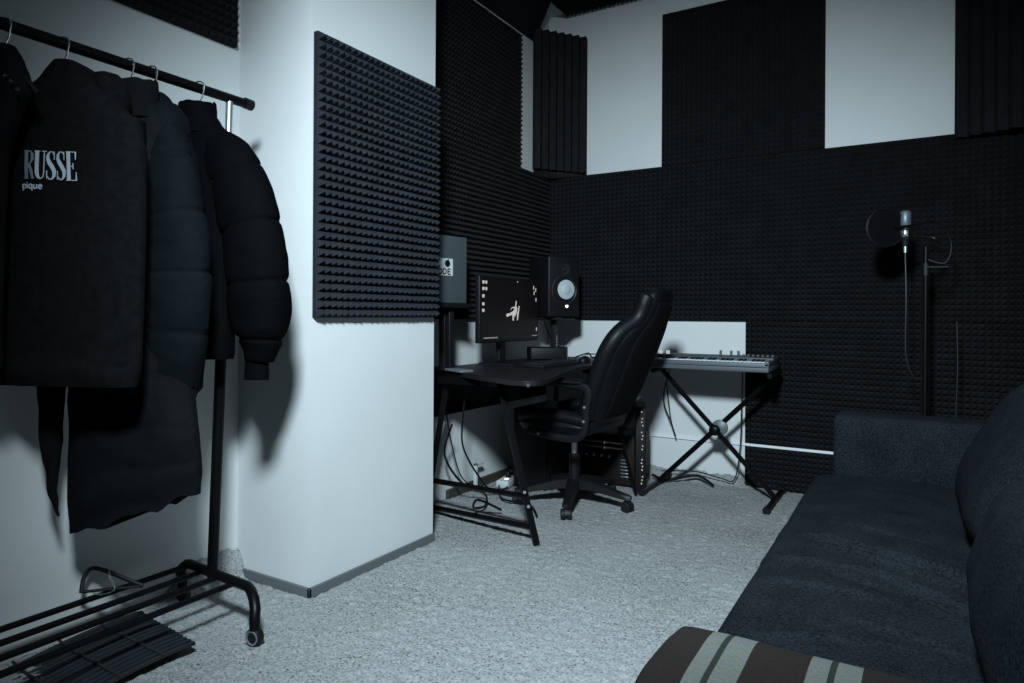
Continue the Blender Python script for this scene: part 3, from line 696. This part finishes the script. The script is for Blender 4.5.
# ------------------------------------------------------------ sofa
so = thing('sofa', 'long blue-grey fabric sofa along the right wall with wrinkled seat', 'sofa', (.15, 2.0, 0))
SX0 = -.345
def ridge(x, y, p, q, w_, h):
    a = Vector(p); b = Vector(q); d = b-a; l = d.length; d /= l; r = Vector((x, y))-a; t = r.dot(d); s = r.cross(d)
    return h*math.exp(-(s/w_)**2)*sm(-.06, .08, t)*sm(l+.06, l-.1, t)
def seatz(x, y):
    z = .403+.018*sin(pi*max(0, min(1, (x-SX0)/.55)))
    # creases running across the seat
    for p, q, w_, h in (((-.26, 2.03), (.14, 1.86), .010, .020), ((-.23, 1.94), (.12, 1.79), .012, .017), ((-.22, 1.985), (.12, 1.825), .010, -.010), ((-.12, 1.81), (.12, 1.67), .010, .016),
                        ((-.05, 1.71), (.12, 1.58), .008, .012), ((-.18, 1.76), (.10, 1.63), .016, -.010), ((-.26, 1.66), (-.02, 1.62), .014, .010), ((-.2, 2.2), (.05, 2.1), .014, .009),
                        ((-.25, 1.35), (.0, 1.42), .014, .009), ((-.10, 1.50), (.12, 1.44), .010, .010), ((-.30, 1.83), (-.12, 1.80), .010, .008)):
        z += ridge(x, y, p, q, w_, h)
    z += .005*noise.noise((x*6, y*6, 0))+.0025*noise.noise((x*22, y*11, 0))
    return z
sb = MB(); SY0, SY1 = .93, 2.865
def sfn(u, v):
    y = SY0+(SY1-SY0)*v
    # cross-section: down the front then over the top
    if u < .2:
        t = u/.2; x = SX0-.004+.006*noise.noise((1, y*5, t*2)); z = .15+(.36-.15)*t; return Vector((x, y, z))
    if u < .32:
        a = (u-.2)/.12*pi/2; r_ = .045; x = SX0+r_-r_*cos(a)*1; zt = seatz(SX0+r_, y); return Vector((x, y, zt-r_+r_*sin(a)))
    t = (u-.32)/.68; x = SX0+.045+(.58-SX0-.045)*t; return Vector((x, y, seatz(x, y)))
sb.grid(120, 260, sfn)
# close the bottom/back so that it is a solid
sb.box(SX0+.01, .58, SY0+.01, SY1-.01, .13, .30)
sb.build('seat_cushion', 'sofa', so, world=True, sharp=180)
MB().rbox(SX0+.02, .60, .72, 3.04, .05, .17, .02).build('base_frame', 'sofa', so, world=True)
MB().rbox(SX0+.072, .60, 2.862, 3.06, .10, .642, .028, n=5).build('armrest', 'sofa', so, world=True)
MB().rbox(SX0+.09, .60, .70, .90, .10, .592, .05, n=6).build('armrest', 'sofa', so, world=True)
MB().rbox(.43, .61, .90, 2.86, .15, .80, .05, n=6).build('backrest', 'sofa', so, world=True)
for x in (SX0+.08, .52):
    for y in (.80, 2.96): MB().cyl((x, y, 0), (x, y, .06), .02, 10).build('foot', 'black', so, world=True)
def pillow(cx, cy, cz, hx, hy, hz, tilt, yaw, label, seed):
    root = Matrix.Translation((cx, cy, cz)) @ Matrix.Rotation(yaw, 4, 'Z') @ Matrix.Rotation(tilt, 4, 'Y')
    b = MB(); nu, nv = 48, 32
    rings = []
    for i in range(nv+1):
        ph_ = -pi/2+pi*i/nv; rr = []
        for k in range(nu):
            th = 2*pi*k/nu
            def se(c, e): return math.copysign(abs(c)**e, c)
            x = hx*se(cos(ph_), .75)*se(cos(th), .9); y = hy*se(cos(ph_), .45)*se(sin(th), .45); z = hz*se(sin(ph_), .5)
            n_ = .012*noise.noise((x*5+seed, y*5, z*5))+.007*noise.noise((x*12+seed, y*9, z*16))
            p = Vector((x, y, z)); p += p.normalized()*n_ if p.length > 0 else Vector()
            rr.append(root @ p)
        rings.append(rr)
    b.loft(rings)
    return tag(b.build('sofa_cushion', 'sofa', origin=(cx, cy, cz), sharp=180), label, 'cushion', None)
pillow(.305, 2.30, .60, .15, .46, .235, R(27), R(0), 'large back cushion leaning at the far end of the sofa, beside the far arm', 1)
pillow(.26, 1.40, .535, .16, .50, .15, R(18), R(0), 'large back cushion nearest the camera on the sofa', 4)
# striped blanket over the near arm
bl = MB()
def blf(u, v):
    x = SX0+.054+.60*u
    # cross-section over the arm in Y
    t = v
    prof = bez([(0, .665, .30), (0, .670, .50), (0, .70, .604), (0, .80, .620), (0, .895, .604), (0, .935, .53), (0, .940, .43)], 8)
    i = t*(len(prof)-1); a = int(min(i, len(prof)-2)); p = prof[a].lerp(prof[a+1], i-a)
    n_ = .004*noise.noise((x*8, p.y*8, p.z*8))
    drop = max(0, 1-u/.06)**2.2*.07
    return Vector((x+.0, p.y, p.z+n_-drop))
bl.grid(60, 48, blf)
bo = bl.build('blanket', 'blanket', origin=(SX0+.019, .8, .3), sharp=180)
sd = bo.modifiers.new('s', 'SOLIDIFY'); sd.thickness = .008; sd.offset = -1
tag(bo, 'brown blanket with pale stripes draped over the near sofa arm', 'blanket')

# ------------------------------------------------------------ clothes rack
RX = -1.97
rk = thing('clothes_rack', 'black metal clothes rack on wheels standing by the left wall', 'clothes rack', (-1.98, .95, 0))
MB().tube([(RX, .30, 1.748), (RX, 1.515, 1.738)], .0155, 16).build('hanging_rail', 'blackm', rk, world=True)
for y in (.285, 1.495): MB().cyl((RX, y, 1.74), (RX, y+.03, 1.738), .0185, 16).build('rail_cap', 'black', rk, world=True)
for y0 in (1.425, .40):
    bx_ = -2.015 if y0 > 1 else -2.0
    MB().tube([(bx_, y0-.01, .14), (RX-.012, y0+.005, 1.18)], .0175, 14).build('upright', 'blackm', rk, world=True)
    MB().tube([(RX-.012, y0+.005, 1.15), (RX, y0+.012, 1.735)], .0115, 14).build('upright_extension', 'steel', rk, world=True)['label'] = 'slim silver upper tube'
    xa, xb = -2.212, -1.735
    pts = [(xa, y0+.01, .058), (xa, y0+.01, .10)]+[(xa+.06-.06*cos(R(a)), y0, .09+.06*sin(R(a))) for a in (20, 45, 70, 90)]+[(-2.0, y0-.01, .15)]+[(xb-.085+.085*sin(R(a)), y0-.02-.0005*a, .065+.085*cos(R(a))) for a in (0, 20, 40, 60, 80)]+[(xb, y0-.06, .05)]
    MB().tube(pts, .0165, 12).build('base_tube', 'blackm', rk, world=True)
    for x, yv in ((xa, y0+.012), (xb, y0-.06)):
        m0 = Matrix.Translation((x, yv, .028)) @ Matrix.Rotation(R(8), 4, 'Z') @ Matrix.Rotation(R(90), 4, 'X')
        wh = MB().lathe([(.006, -.013), (.026, -.012), (.028, -.008), (.028, .008), (.026, .012), (.006, .013)], m0, 22).build('wheel', 'black', rk, world=True)
        if x > -2: MB().lathe([(.0225, .0125), (.0225, .015), (.0185, .015), (.0185, .0125)], m0, 22).build('wheel_ring', 'print2', wh).parent = wh
        if x < -2: MB().cyl((x, yv, .045), (x, yv, .066), .012, 10).build('wheel_stem', 'black', rk, world=True); continue
        wh.children[0].matrix_parent_inverse = Matrix.Identity(4)
        vs = wh.children[0].data.vertices
        inv = MW[rk.name].inverted()
        for v_ in vs: v_.co = inv @ v_.co
        MB().cyl((x, yv, .045), (x, yv, .066), .012, 10).build('wheel_stem', 'black', rk, world=True)
for x in (-2.17, -2.08, -1.99, -1.90):
    MB().tube([(x, .40, .140), (x, 1.42, .140)], .0095, 10).build('shelf_bar', 'blackm', rk, world=True)

# ------------------------------------------------------------ garments
def interp(rows, z):
    rows = sorted(rows); 
    if z <= rows[0][0]: return rows[0][1:]
    for a, b in zip(rows, rows[1:]):
        if z <= b[0]:
            t = (z-a[0])/(b[0]-a[0]); t = t*t*(3-2*t)*.5+t*.5
            return [a[i]*(1-t)+b[i]*t for i in range(1, len(a))]
    return rows[-1][1:]
def body_ring(rows, z, wr, seed, quilt=None, nseg=56, e=2/2.5):
    uL, uR, t = interp(rows, z)[:3]; c = (uL+uR)/2; h = (uR-uL)/2; out = []
    if quilt: q = abs(sin(pi*(z+quilt[1])/quilt[0])); g = 1+quilt[2]*(q**.55-.75)
    else: g = 1
    for k in range(nseg):
        a = 2*pi*k/nseg; cc, ss = cos(a), sin(a)
        u = c+h*math.copysign(abs(cc)**e, cc); v = t/2*g*math.copysign(abs(ss)**e, ss)
        n_ = wr*(noise.noise((u*9+seed, 0 if ss > 0 else 4, z*3))+.5*noise.noise((u*22+seed, ss, z*10)))
        out.append(Vector((u, v+(n_ if abs(ss) > .2 else n_*.4), z)))
    return out
def garment(name, label, cat, yh, yaw, rows, m, wr=.008, seed=0, quilt=None, dz=.012, bottom=None, part='torso', zoff=0):
    root = thing(name, label, cat, (RX, yh, 1.02), R(yaw))
    rr = [(z-1.02, *r) for z, *r in rows]
    z0, z1 = min(r[0] for r in rr), max(r[0] for r in rr); n = int((z1-z0)/dz)
    rings = []
    for i in range(n+1):
        z = z0+(z1-z0)*i/n; ring = body_ring(rr, z, wr, seed, quilt)
        if bottom:
            k = sm(z0+.25, z0, z)
            for p in ring: p.z += k*bottom(p.x)
        rings.append(ring)
    o = MB().loft(rings).build(part, m, root, sharp=60)
    return root, rr
def hanger(root, hx=0, rings=True, mm='chrome'):
    """wire hook over the rail + shoulder bar, local to the garment root (rail at z=.72)"""
    r0 = .0195; zc = .722
    P_ = [(hx+r0*cos(R(a)), 0, zc+r0*sin(R(a))) for a in range(200, -31, -15)]
    P_ += [(hx+.012, 0, zc-.032), (hx, 0, zc-.05), (hx, 0, zc-.085)]
    return P_
def add_hanger(yh, yaw, label, top=1.69):
    h = thing('coat_hanger', label, 'coat hanger', (RX, yh, 1.02), R(yaw))
    MB().tube(hanger(h), .0022, 8).build('hook', 'chrome', h)['label'] = 'bright wire hook'
    MB().tube(bez([(-.10, 0, .545), (-.05, 0, .60), (0, 0, .638), (.05, 0, .60), (.10, 0, .545)], 5), .006, 8).build('shoulder_bar', 'black', h)
    return h
def sleeve(root, path, rad, m, quilt=None, wr=.005, seed=0, name='sleeve', cuff=None, flat=.8):
    P_ = bez(path, 34); n = len(P_)
    rs = []; L_ = [0]
    for a, b in zip(P_, P_[1:]): L_.append(L_[-1]+(b-a).length)
    T = L_[-1]
    for i, p in enumerate(P_):
        t = L_[i]/T; k = t*(len(rad)-1); a = int(min(k, len(rad)-2)); r_ = rad[a]*(1-(k-a))+rad[a+1]*(k-a)
        if quilt:
            f_ = (L_[i]/quilt[0]+quilt[2]) % 1; f_ = min(f_, 1-f_)*quilt[0]
            r_ *= 1+quilt[1]*(abs(sin(pi*(L_[i]/quilt[0]+quilt[2])))**.5-.8); r_ -= .006*math.exp(-(f_/.006)**2)
        rs.append(r_)
    b = MB().tube(P_, rs, 22, flat=flat, up=(0, 1, 0))
    vs = []
    for v in b.v:
        v = Vector(v); nn = wr*(noise.noise((v.x*14+seed, v.y*14, v.z*10))+.6*noise.noise((v.x*30+seed, v.y*30, v.z*26)))
        vs.append(v+Vector((nn*.5, nn, 0)))
    b.v = [tuple(v) for v in vs]
    o = b.build(name, m, root, sharp=70)
    return o
def collar(root, cx, z, rx, ry, h, m, lean=0, name='collar', seed=0):
    b = MB(); rings = []
    for k, (s, dz) in enumerate(((1.15, -.02), (1.04, .0), (1.0, h*.35), (1.0, h*.7), (.95, h), (.86, h+.004), (.84, h*.5), (.84, 0))):
        rings.append([Vector((cx+rx*s*cos(2*pi*j/28)+lean*dz, ry*s*sin(2*pi*j/28), z+dz+.006*noise.noise((j*.5+seed, k*.3, 1))+ (.010 if sin(2*pi*j/28) > 0 else 0)*(k/5 if k < 6 else .6))) for j in range(28)])
    b.loft(rings, True)
    return b.build(name, m, root, sharp=60)
hz = lambda z: z-1.02
# 1: partly seen black jacket at the frame's left edge
g, r1 = garment('jacket', 'black jacket nearest the camera, cut by the left frame edge', 'jacket', .79, 20,
    [(.88, -.24, -.01, .07), (1.2, -.24, -.005, .08), (1.42, -.23, .005, .085), (1.52, -.21, .045, .08), (1.575, -.16, .08, .07), (1.61, -.10, .065, .06), (1.655, -.05, .045, .055), (1.69, -.03, .025, .04)], 'cloth1', seed=3)
sleeve(g, [(-.21, .0, hz(1.54)), (-.27, .0, hz(1.35)), (-.29, 0, hz(1.1)), (-.28, 0, hz(.92))], [.05, .06, .055, .045], 'cloth1', seed=2)
for x, z in ((.045, 1.60), (.062, 1.585), (.08, 1.565)):
    MB().lathe([(.004, 0), (.004, .003), (.001, .004)], Matrix.Translation((x, -.036, hz(z))) @ Matrix.Rotation(R(90), 4, 'X'), 10).build('snap_stud', 'chrome', g)
MB().tube([(-.10, -.045, hz(1.555)), (.03, -.045, hz(1.60))], .005, 6, flat=.5).build('zip', 'steel', g)['label'] = 'dull silver zip'
add_hanger(.79, 20, 'coat hanger hooked on the rail nearest the left frame edge')
# 2: sweatshirt with print
rows2 = [(.825, -.24, .225, .085), (.86, -.25, .235, .10), (.90, -.25, .24, .085), (1.1, -.25, .245, .09), (1.3, -.25, .248, .10), (1.45, -.245, .245, .11), (1.53, -.23, .215, .11), (1.58, -.20, .165, .10), (1.61, -.15, .12, .09), (1.64, -.065, .095, .08), (1.67, -.04, .085, .075), (1.693, -.02, .04, .05)]
g2, rr2 = garment('sweatshirt', 'black sweatshirt printed with pale serif lettering on the chest', 'sweatshirt', .925, 22, rows2, 'sweat', seed=8, wr=.007)
# hood lying behind the neck
hb = MB(); hb.loft([[Vector((.075+.075*s*cos(2*pi*k/20), .055+.045*s*sin(2*pi*k/20), hz(1.60)+z)) for k in range(20)] for s, z in ((.6, -.07), (1, -.04), (1.05, 0), (.95, .045), (.6, .073), (.2, .082))])
hb.build('hood', 'sweat', g2)
sleeve(g2, [(.18, .01, hz(1.53)), (.195, .0, hz(1.40)), (.19, -.0, hz(1.15)), (.185, .0, hz(.90))], [.045, .045, .042, .038], 'sweat', seed=5)
sleeve(g2, [(-.22, .01, hz(1.53)), (-.245, .0, hz(1.40)), (-.24, -.0, hz(1.15)), (-.235, .0, hz(.90))], [.05, .055, .05, .042], 'sweat', seed=6)
def on_front(rr, u, z, lift):
    uL, uR, t = interp(rr, z)[:3]; c = (uL+uR)/2; h = (uR-uL)/2; e = 2/2.5
    cc = max(-1, min(1, abs((u-c)/h)))**(1/e); ss = math.sqrt(max(0, 1-cc*cc))**e
    n_ = .007*(noise.noise((u*9+8, 4, z*3))+.5*noise.noise((u*22+8, -ss, z*10)))
    return Vector((u, -t/2*ss+n_-lift, z))
mp2 = lambda u, v, h: on_front(rr2, u, v, .0035+.0012*h)
def subdiv(p, n=3):
    out = []
    for a, b in zip(p, p[1:]):
        for k in range(n): out.append((a[0]+(b[0]-a[0])*k/n, a[1]+(b[1]-a[1])*k/n))
    out.append(p[-1]); return out
SER = {  # strokes: (points, width(s)) in unit height; thick/thin contrast with serifs
 'R': [([(.12, 0), (.12, 1)], .17), ([(0, .985), (.26, .985)], .035), ([(0, .015), (.26, .015)], .035), ([(.14, .98), (.32, .97), (.42, .86), (.42, .68), (.32, .54), (.14, .52)], [.04, .06, .14, .14, .06, .04]), ([(.26, .52), (.36, .3), (.46, .03), (.54, .03)], [.1, .14, .12, .03])],
 'U': [([(.12, 1), (.12, .25), (.16, .1), (.27, .02)], [.17, .17, .13, .05]), ([(.27, .02), (.40, .08), (.45, .25), (.45, 1)], [.05, .04, .035, .035]), ([(0, .985), (.26, .985)], .035), ([(.36, .985), (.55, .985)], .035)],
 'S': [([(.42, .70), (.42, .98)], .03), ([(.42, .86), (.34, .97), (.2, .98), (.09, .88), (.07, .74), (.16, .60), (.3, .46), (.41, .32), (.41, .14), (.31, .03), (.18, .02), (.07, .12)], [.03, .04, .05, .11, .15, .19, .2, .19, .14, .07, .04, .03]), ([(.045, .02), (.045, .32)], .03)],
 'E': [([(.12, 0), (.12, 1)], .17), ([(0, .985), (.47, .985)], .035), ([(0, .015), (.49, .015)], .035), ([(.14, .5), (.34, .5)], .035), ([(.46, .99), (.46, .72)], [.06, .02]), ([(.48, .01), (.48, .3)], [.06, .02]), ([(.34, .4), (.34, .6)], .03)]}
pr = MB(); prd = MB(); u0 = -.058; H_ = .075
for k, c_ in enumerate('RUSSE'):
    w_ = [.027, .0305, .027, .027, .029][k]
    for pts, wd in SER[c_]:
        n = 4; P2 = subdiv(pts, n); ww = wd if isinstance(wd, list) else [wd]*len(pts)
        W2_ = []
        for a, b in zip(ww, ww[1:]): W2_ += [a+(b-a)*j/n for j in range(n)]
        W2_.append(ww[-1])
        stroke(prd if k == 0 else pr, [(u0+x*w_/.5, hz(1.368)+y*H_-.12*(u0+.1-0)*0-.06*(u0+x*w_/.5+.03)) for x, y in P2], [q*w_/.5*1.0 for q in W2_], mp2)
    u0 += w_*1.08
pr.build('chest_lettering', 'print', g2)['label'] = 'pale serif print on the chest'
prd.build('chest_lettering', 'print2', g2)
pq = MB(); u0 = -.064
for c_ in 'pique':
    sc_ = .017
    for pts in SANS[c_]: stroke(pq, [(u0+x*sc_, hz(1.346)+y*sc_-.06*(u0+.08)) for x, y in subdiv(pts, 2)], .0032, mp2)
    u0 += {'p': .014, 'i': .005, 'q': .0145, 'u': .0135, 'e': .014}[c_]
pq.build('small_lettering', 'print', g2)
add_hanger(.925, 22, 'coat hanger carrying the printed black sweatshirt')
# 3: long quilted parka, hem hanging below the rest
rows3 = [(.40, -.175, .232, .09), (.50, -.185, .235, .11), (.65, -.185, .23, .11), (.80, -.185, .21, .10), (1.1, -.20, .15, .11), (1.4, -.20, .13, .11), (1.55, -.17, .125, .10), (1.60, -.12, .10, .09), (1.65, -.05, .075, .08), (1.69, -.02, .05, .05)]
g3, rr3 = garment('parka', 'long dark navy quilted parka whose hem hangs below the other clothes', 'coat', 1.10, 22, rows3, 'parka', seed=12, wr=.012, quilt=(.135, .05, .12), bottom=lambda x: -.04+(x+.19)*.34+.008*sin(x*38)+.006*sin(x*71+1))
collar(g3, .03, hz(1.60), .06, .05, .085, 'cloth1', seed=2, name='hood')
sleeve(g3, [(.05, -.03, hz(1.56)), (.055, -.06, hz(1.40)), (.05, -.075, hz(1.1)), (.042, -.07, hz(.86))], [.035, .036, .036, .036], 'nylon', seed=9)
sleeve(g3, [(.06, -.07, hz(.865)), (.058, -.07, hz(.835)), (.056, -.07, hz(.795))], [.038, .034, .036], 'parka', seed=9, name='cuff')
sleeve(g3, [(-.17, .02, hz(1.52)), (-.21, .0, hz(1.3)), (-.215, -.03, hz(.9)), (-.21, -.04, hz(.6)), (-.195, -.04, hz(.47)), (-.185, -.04, hz(.43))], [.045, .05, .05, .045, .03, .004], 'cloth1', seed=4, name='sash')
add_hanger(1.10, 22, 'coat hanger carrying the long navy parka')
# 4: navy puffer
rows4 = [(.76, -.10, .13, .09), (.80, -.12, .165, .12), (1.0, -.14, .18, .13), (1.3, -.14, .175, .13), (1.45, -.13, .15, .12), (1.56, -.11, .12, .10), (1.62, -.07, .085, .08), (1.66, -.04, .06, .06), (1.678, -.02, .04, .045)]
g4, rr4 = garment('puffer_jacket', 'navy blue puffer jacket with stitched horizontal quilting', 'jacket', 1.17, 22, rows4, 'navy', seed=20, wr=.008, quilt=(.17, .03, .12))
sleeve(g4, [(.040, -.035, hz(1.60)), (.082, -.055, hz(1.45)), (.118, -.06, hz(1.22)), (.122, -.06, hz(1.05)), (.10, -.055, hz(.78))], [.058, .092, .108, .112, .108, .082], 'navy', quilt=(.165, .045, .12), seed=14, flat=.55, wr=.009)
sleeve(g4, [(.085, -.055, hz(.80)), (.083, -.055, hz(.77)), (.083, -.055, hz(.735))], [.06, .058, .06], 'navy', seed=3, name='cuff', flat=.5)
hb = MB(); hb.loft([[Vector((.055+.07*s*cos(2*pi*k/24)-.2*z, -.02+.06*s*sin(2*pi*k/24), hz(1.575)+z+.01*noise.noise((k*.6, z*9, 1)))) for k in range(24)] for s, z in ((.5, -.06), (.95, -.045), (1.08, -.01), (1.05, .03), (.8, .06), (.3, .07))])
hb.build('hood', 'navy', g4)
MB().lathe([(.004, 0), (.004, .004), (.001, .005)], Matrix.Translation((.05, -.085, hz(1.60))) @ Matrix.Rotation(R(90), 4, 'X'), 10).build('snap_stud', 'chrome', g4)
add_hanger(1.17, 22, 'coat hanger carrying the navy puffer jacket')
# dark garment between 4 and 5
g6, _r = garment('hooded_jacket', 'black jacket squeezed between the navy puffer and the parka, only its top showing', 'jacket', 1.12, 22,
    [(.95, -.15, .10, .05), (1.3, -.15, .10, .05), (1.55, -.13, .10, .05), (1.62, -.08, .085, .05), (1.67, -.04, .06, .045), (1.70, -.02, .03, .03)], 'cloth1', seed=33)
# 5: black puffer at the end of the rail
rows5 = [(.875, -.10, .118, .10), (.90, -.12, .122, .11), (1.1, -.14, .125, .11), (1.3, -.14, .14, .12), (1.45, -.14, .19, .12), (1.53, -.12, .17, .11), (1.58, -.09, .125, .10), (1.62, -.06, .075, .08), (1.67, -.05, .045, .06), (1.695, -.02, .02, .04)]
g5, rr5 = garment('puffer_jacket', 'black puffer jacket last on the rail with full sleeve and ribbed cuff', 'jacket', 1.325, 22, rows5, 'nylon', seed=25, wr=.007)
sleeve(g5, [(.045, -.0, hz(1.575)), (.135, -.015, hz(1.465)), (.205, -.03, hz(1.27)), (.231, -.03, hz(1.05)), (.232, -.03, hz(.93)), (.226, -.03, hz(.875))], [.05, .083, .094, .097, .098, .10, .10, .085, .045], 'nylon', quilt=(.175, .05, .10), seed=17, flat=.75, wr=.006)
cf = MB(); rings = []
for i in range(9):
    z = hz(.905)-.09*i/8
    rings.append([Vector((.222+(.034+.0015*(k % 2)+.004*i/8)*cos(2*pi*k/40), -.03+(.026+.0015*(k % 2))*sin(2*pi*k/40), z)) for k in range(40)])
cf.loft(rings, False).build('ribbed_cuff', 'nylon', g5)
collar(g5, -.005, hz(1.61), .062, .05, .075, 'nylon', seed=7)
add_hanger(1.325, 22, 'coat hanger at the far end of the rail carrying the black puffer jacket')

# ------------------------------------------------------------ floor mat, loose hanger on the shelf
ma = MB(); mc = MB()
A = Vector((-1.835, 1.235, .015)); ex = Vector((-.03, -1, 0)).normalized(); ey = Vector((-1, .16, 0)).normalized()
def mz(u, v): return .012+.012*math.exp(-((u-.0)/.10)**2)+.012*sin(u*11)+.006*sin(v*14)+.012*math.exp(-((v-.0)/.06)**2)
ns = 15
for k in range(ns):
    v0 = .40*k/ns+.002; v1 = .40*(k+1)/ns-.005
    def f(u, v, v0=v0, v1=v1):
        uu = u*.92; vv = v0+(v1-v0)*v; p = A+ex*uu+ey*vv; p.z = mz(uu, vv)+.0025*sin(pi*v); return p
    ma.grid(30, 3, f)
mo = ma.build('slats', 'mat', None); 
mat_t = thing('slatted_mat', 'dark slatted roll-up mat curling on the carpet under the rack', 'mat', (A.x, A.y, 0))
inv = MW[mat_t.name].inverted()
for v_ in mo.data.vertices: v_.co = inv @ v_.co
mo.parent = mat_t; sd = mo.modifiers.new('s', 'SOLIDIFY'); sd.thickness = .004
for u in (.10, .22, .34, .46, .58, .70, .82):
    pts = [A+ex*(u+.03*j/14)+ey*(.40*j/14) for j in range(15)]
    for j, p in enumerate(pts): p.z = mz(u, .40*j/14)+.0045
    MB().tube(pts, .004, 6).build('binding_cord', 'matd', mat_t, world=True)
bkm = MB()
def f(u, v):
    p = A+ex*u*.92+ey*v*.40; p.z = mz(u*.92, v*.40)-.003; return p
bkm.grid(30, 20, f); q = bkm.build('mat_backing', 'matd', mat_t, world=True); q.modifiers.new('s', 'SOLIDIFY').thickness = .002
hg = thing('coat_hanger', 'empty black coat hanger standing on the lower bars of the rack', 'coat hanger', (-2.17, 1.16, .15), R(-42))
MB().tube(bez([(.02, -.07, .005), (.0, -.068, .045), (-.01, -.05, .068), (-.005, -.01, .058), (.005, .04, .035), (.02, .10, .008)], 5), .0065, 8).build('shoulder_bar', 'black', hg)
MB().tube([(.02, -.07, .008), (.02, .10, .008)], .005, 8).build('cross_bar', 'black', hg)
MB().tube(bez([(-.005, 0, .058), (.03, .01, .05), (.06, .03, .02), (.07, .0, .012), (.05, -.03, .012)], 6), .0025, 6).build('hook', 'chrome', hg)

# repeats share a group
GR = {'acoustic foam': 'foam tiles covering the walls and ceiling', 'bass trap': 'foam strips across the room corners', 'coat hanger': 'coat hangers on the clothes rack', 'jacket': 'jackets hanging on the rack',
      'cable': 'loose cables around the desk and walls', 'plug': 'plugs in the power strip', 'cushion': 'back cushions on the sofa', 'speaker': 'studio speakers on the desk', 'speaker stand': 'speaker stands on the desk'}
for o in bpy.data.objects:
    if o.parent is None and o.get('category') in GR: o['group'] = GR[o['category']]
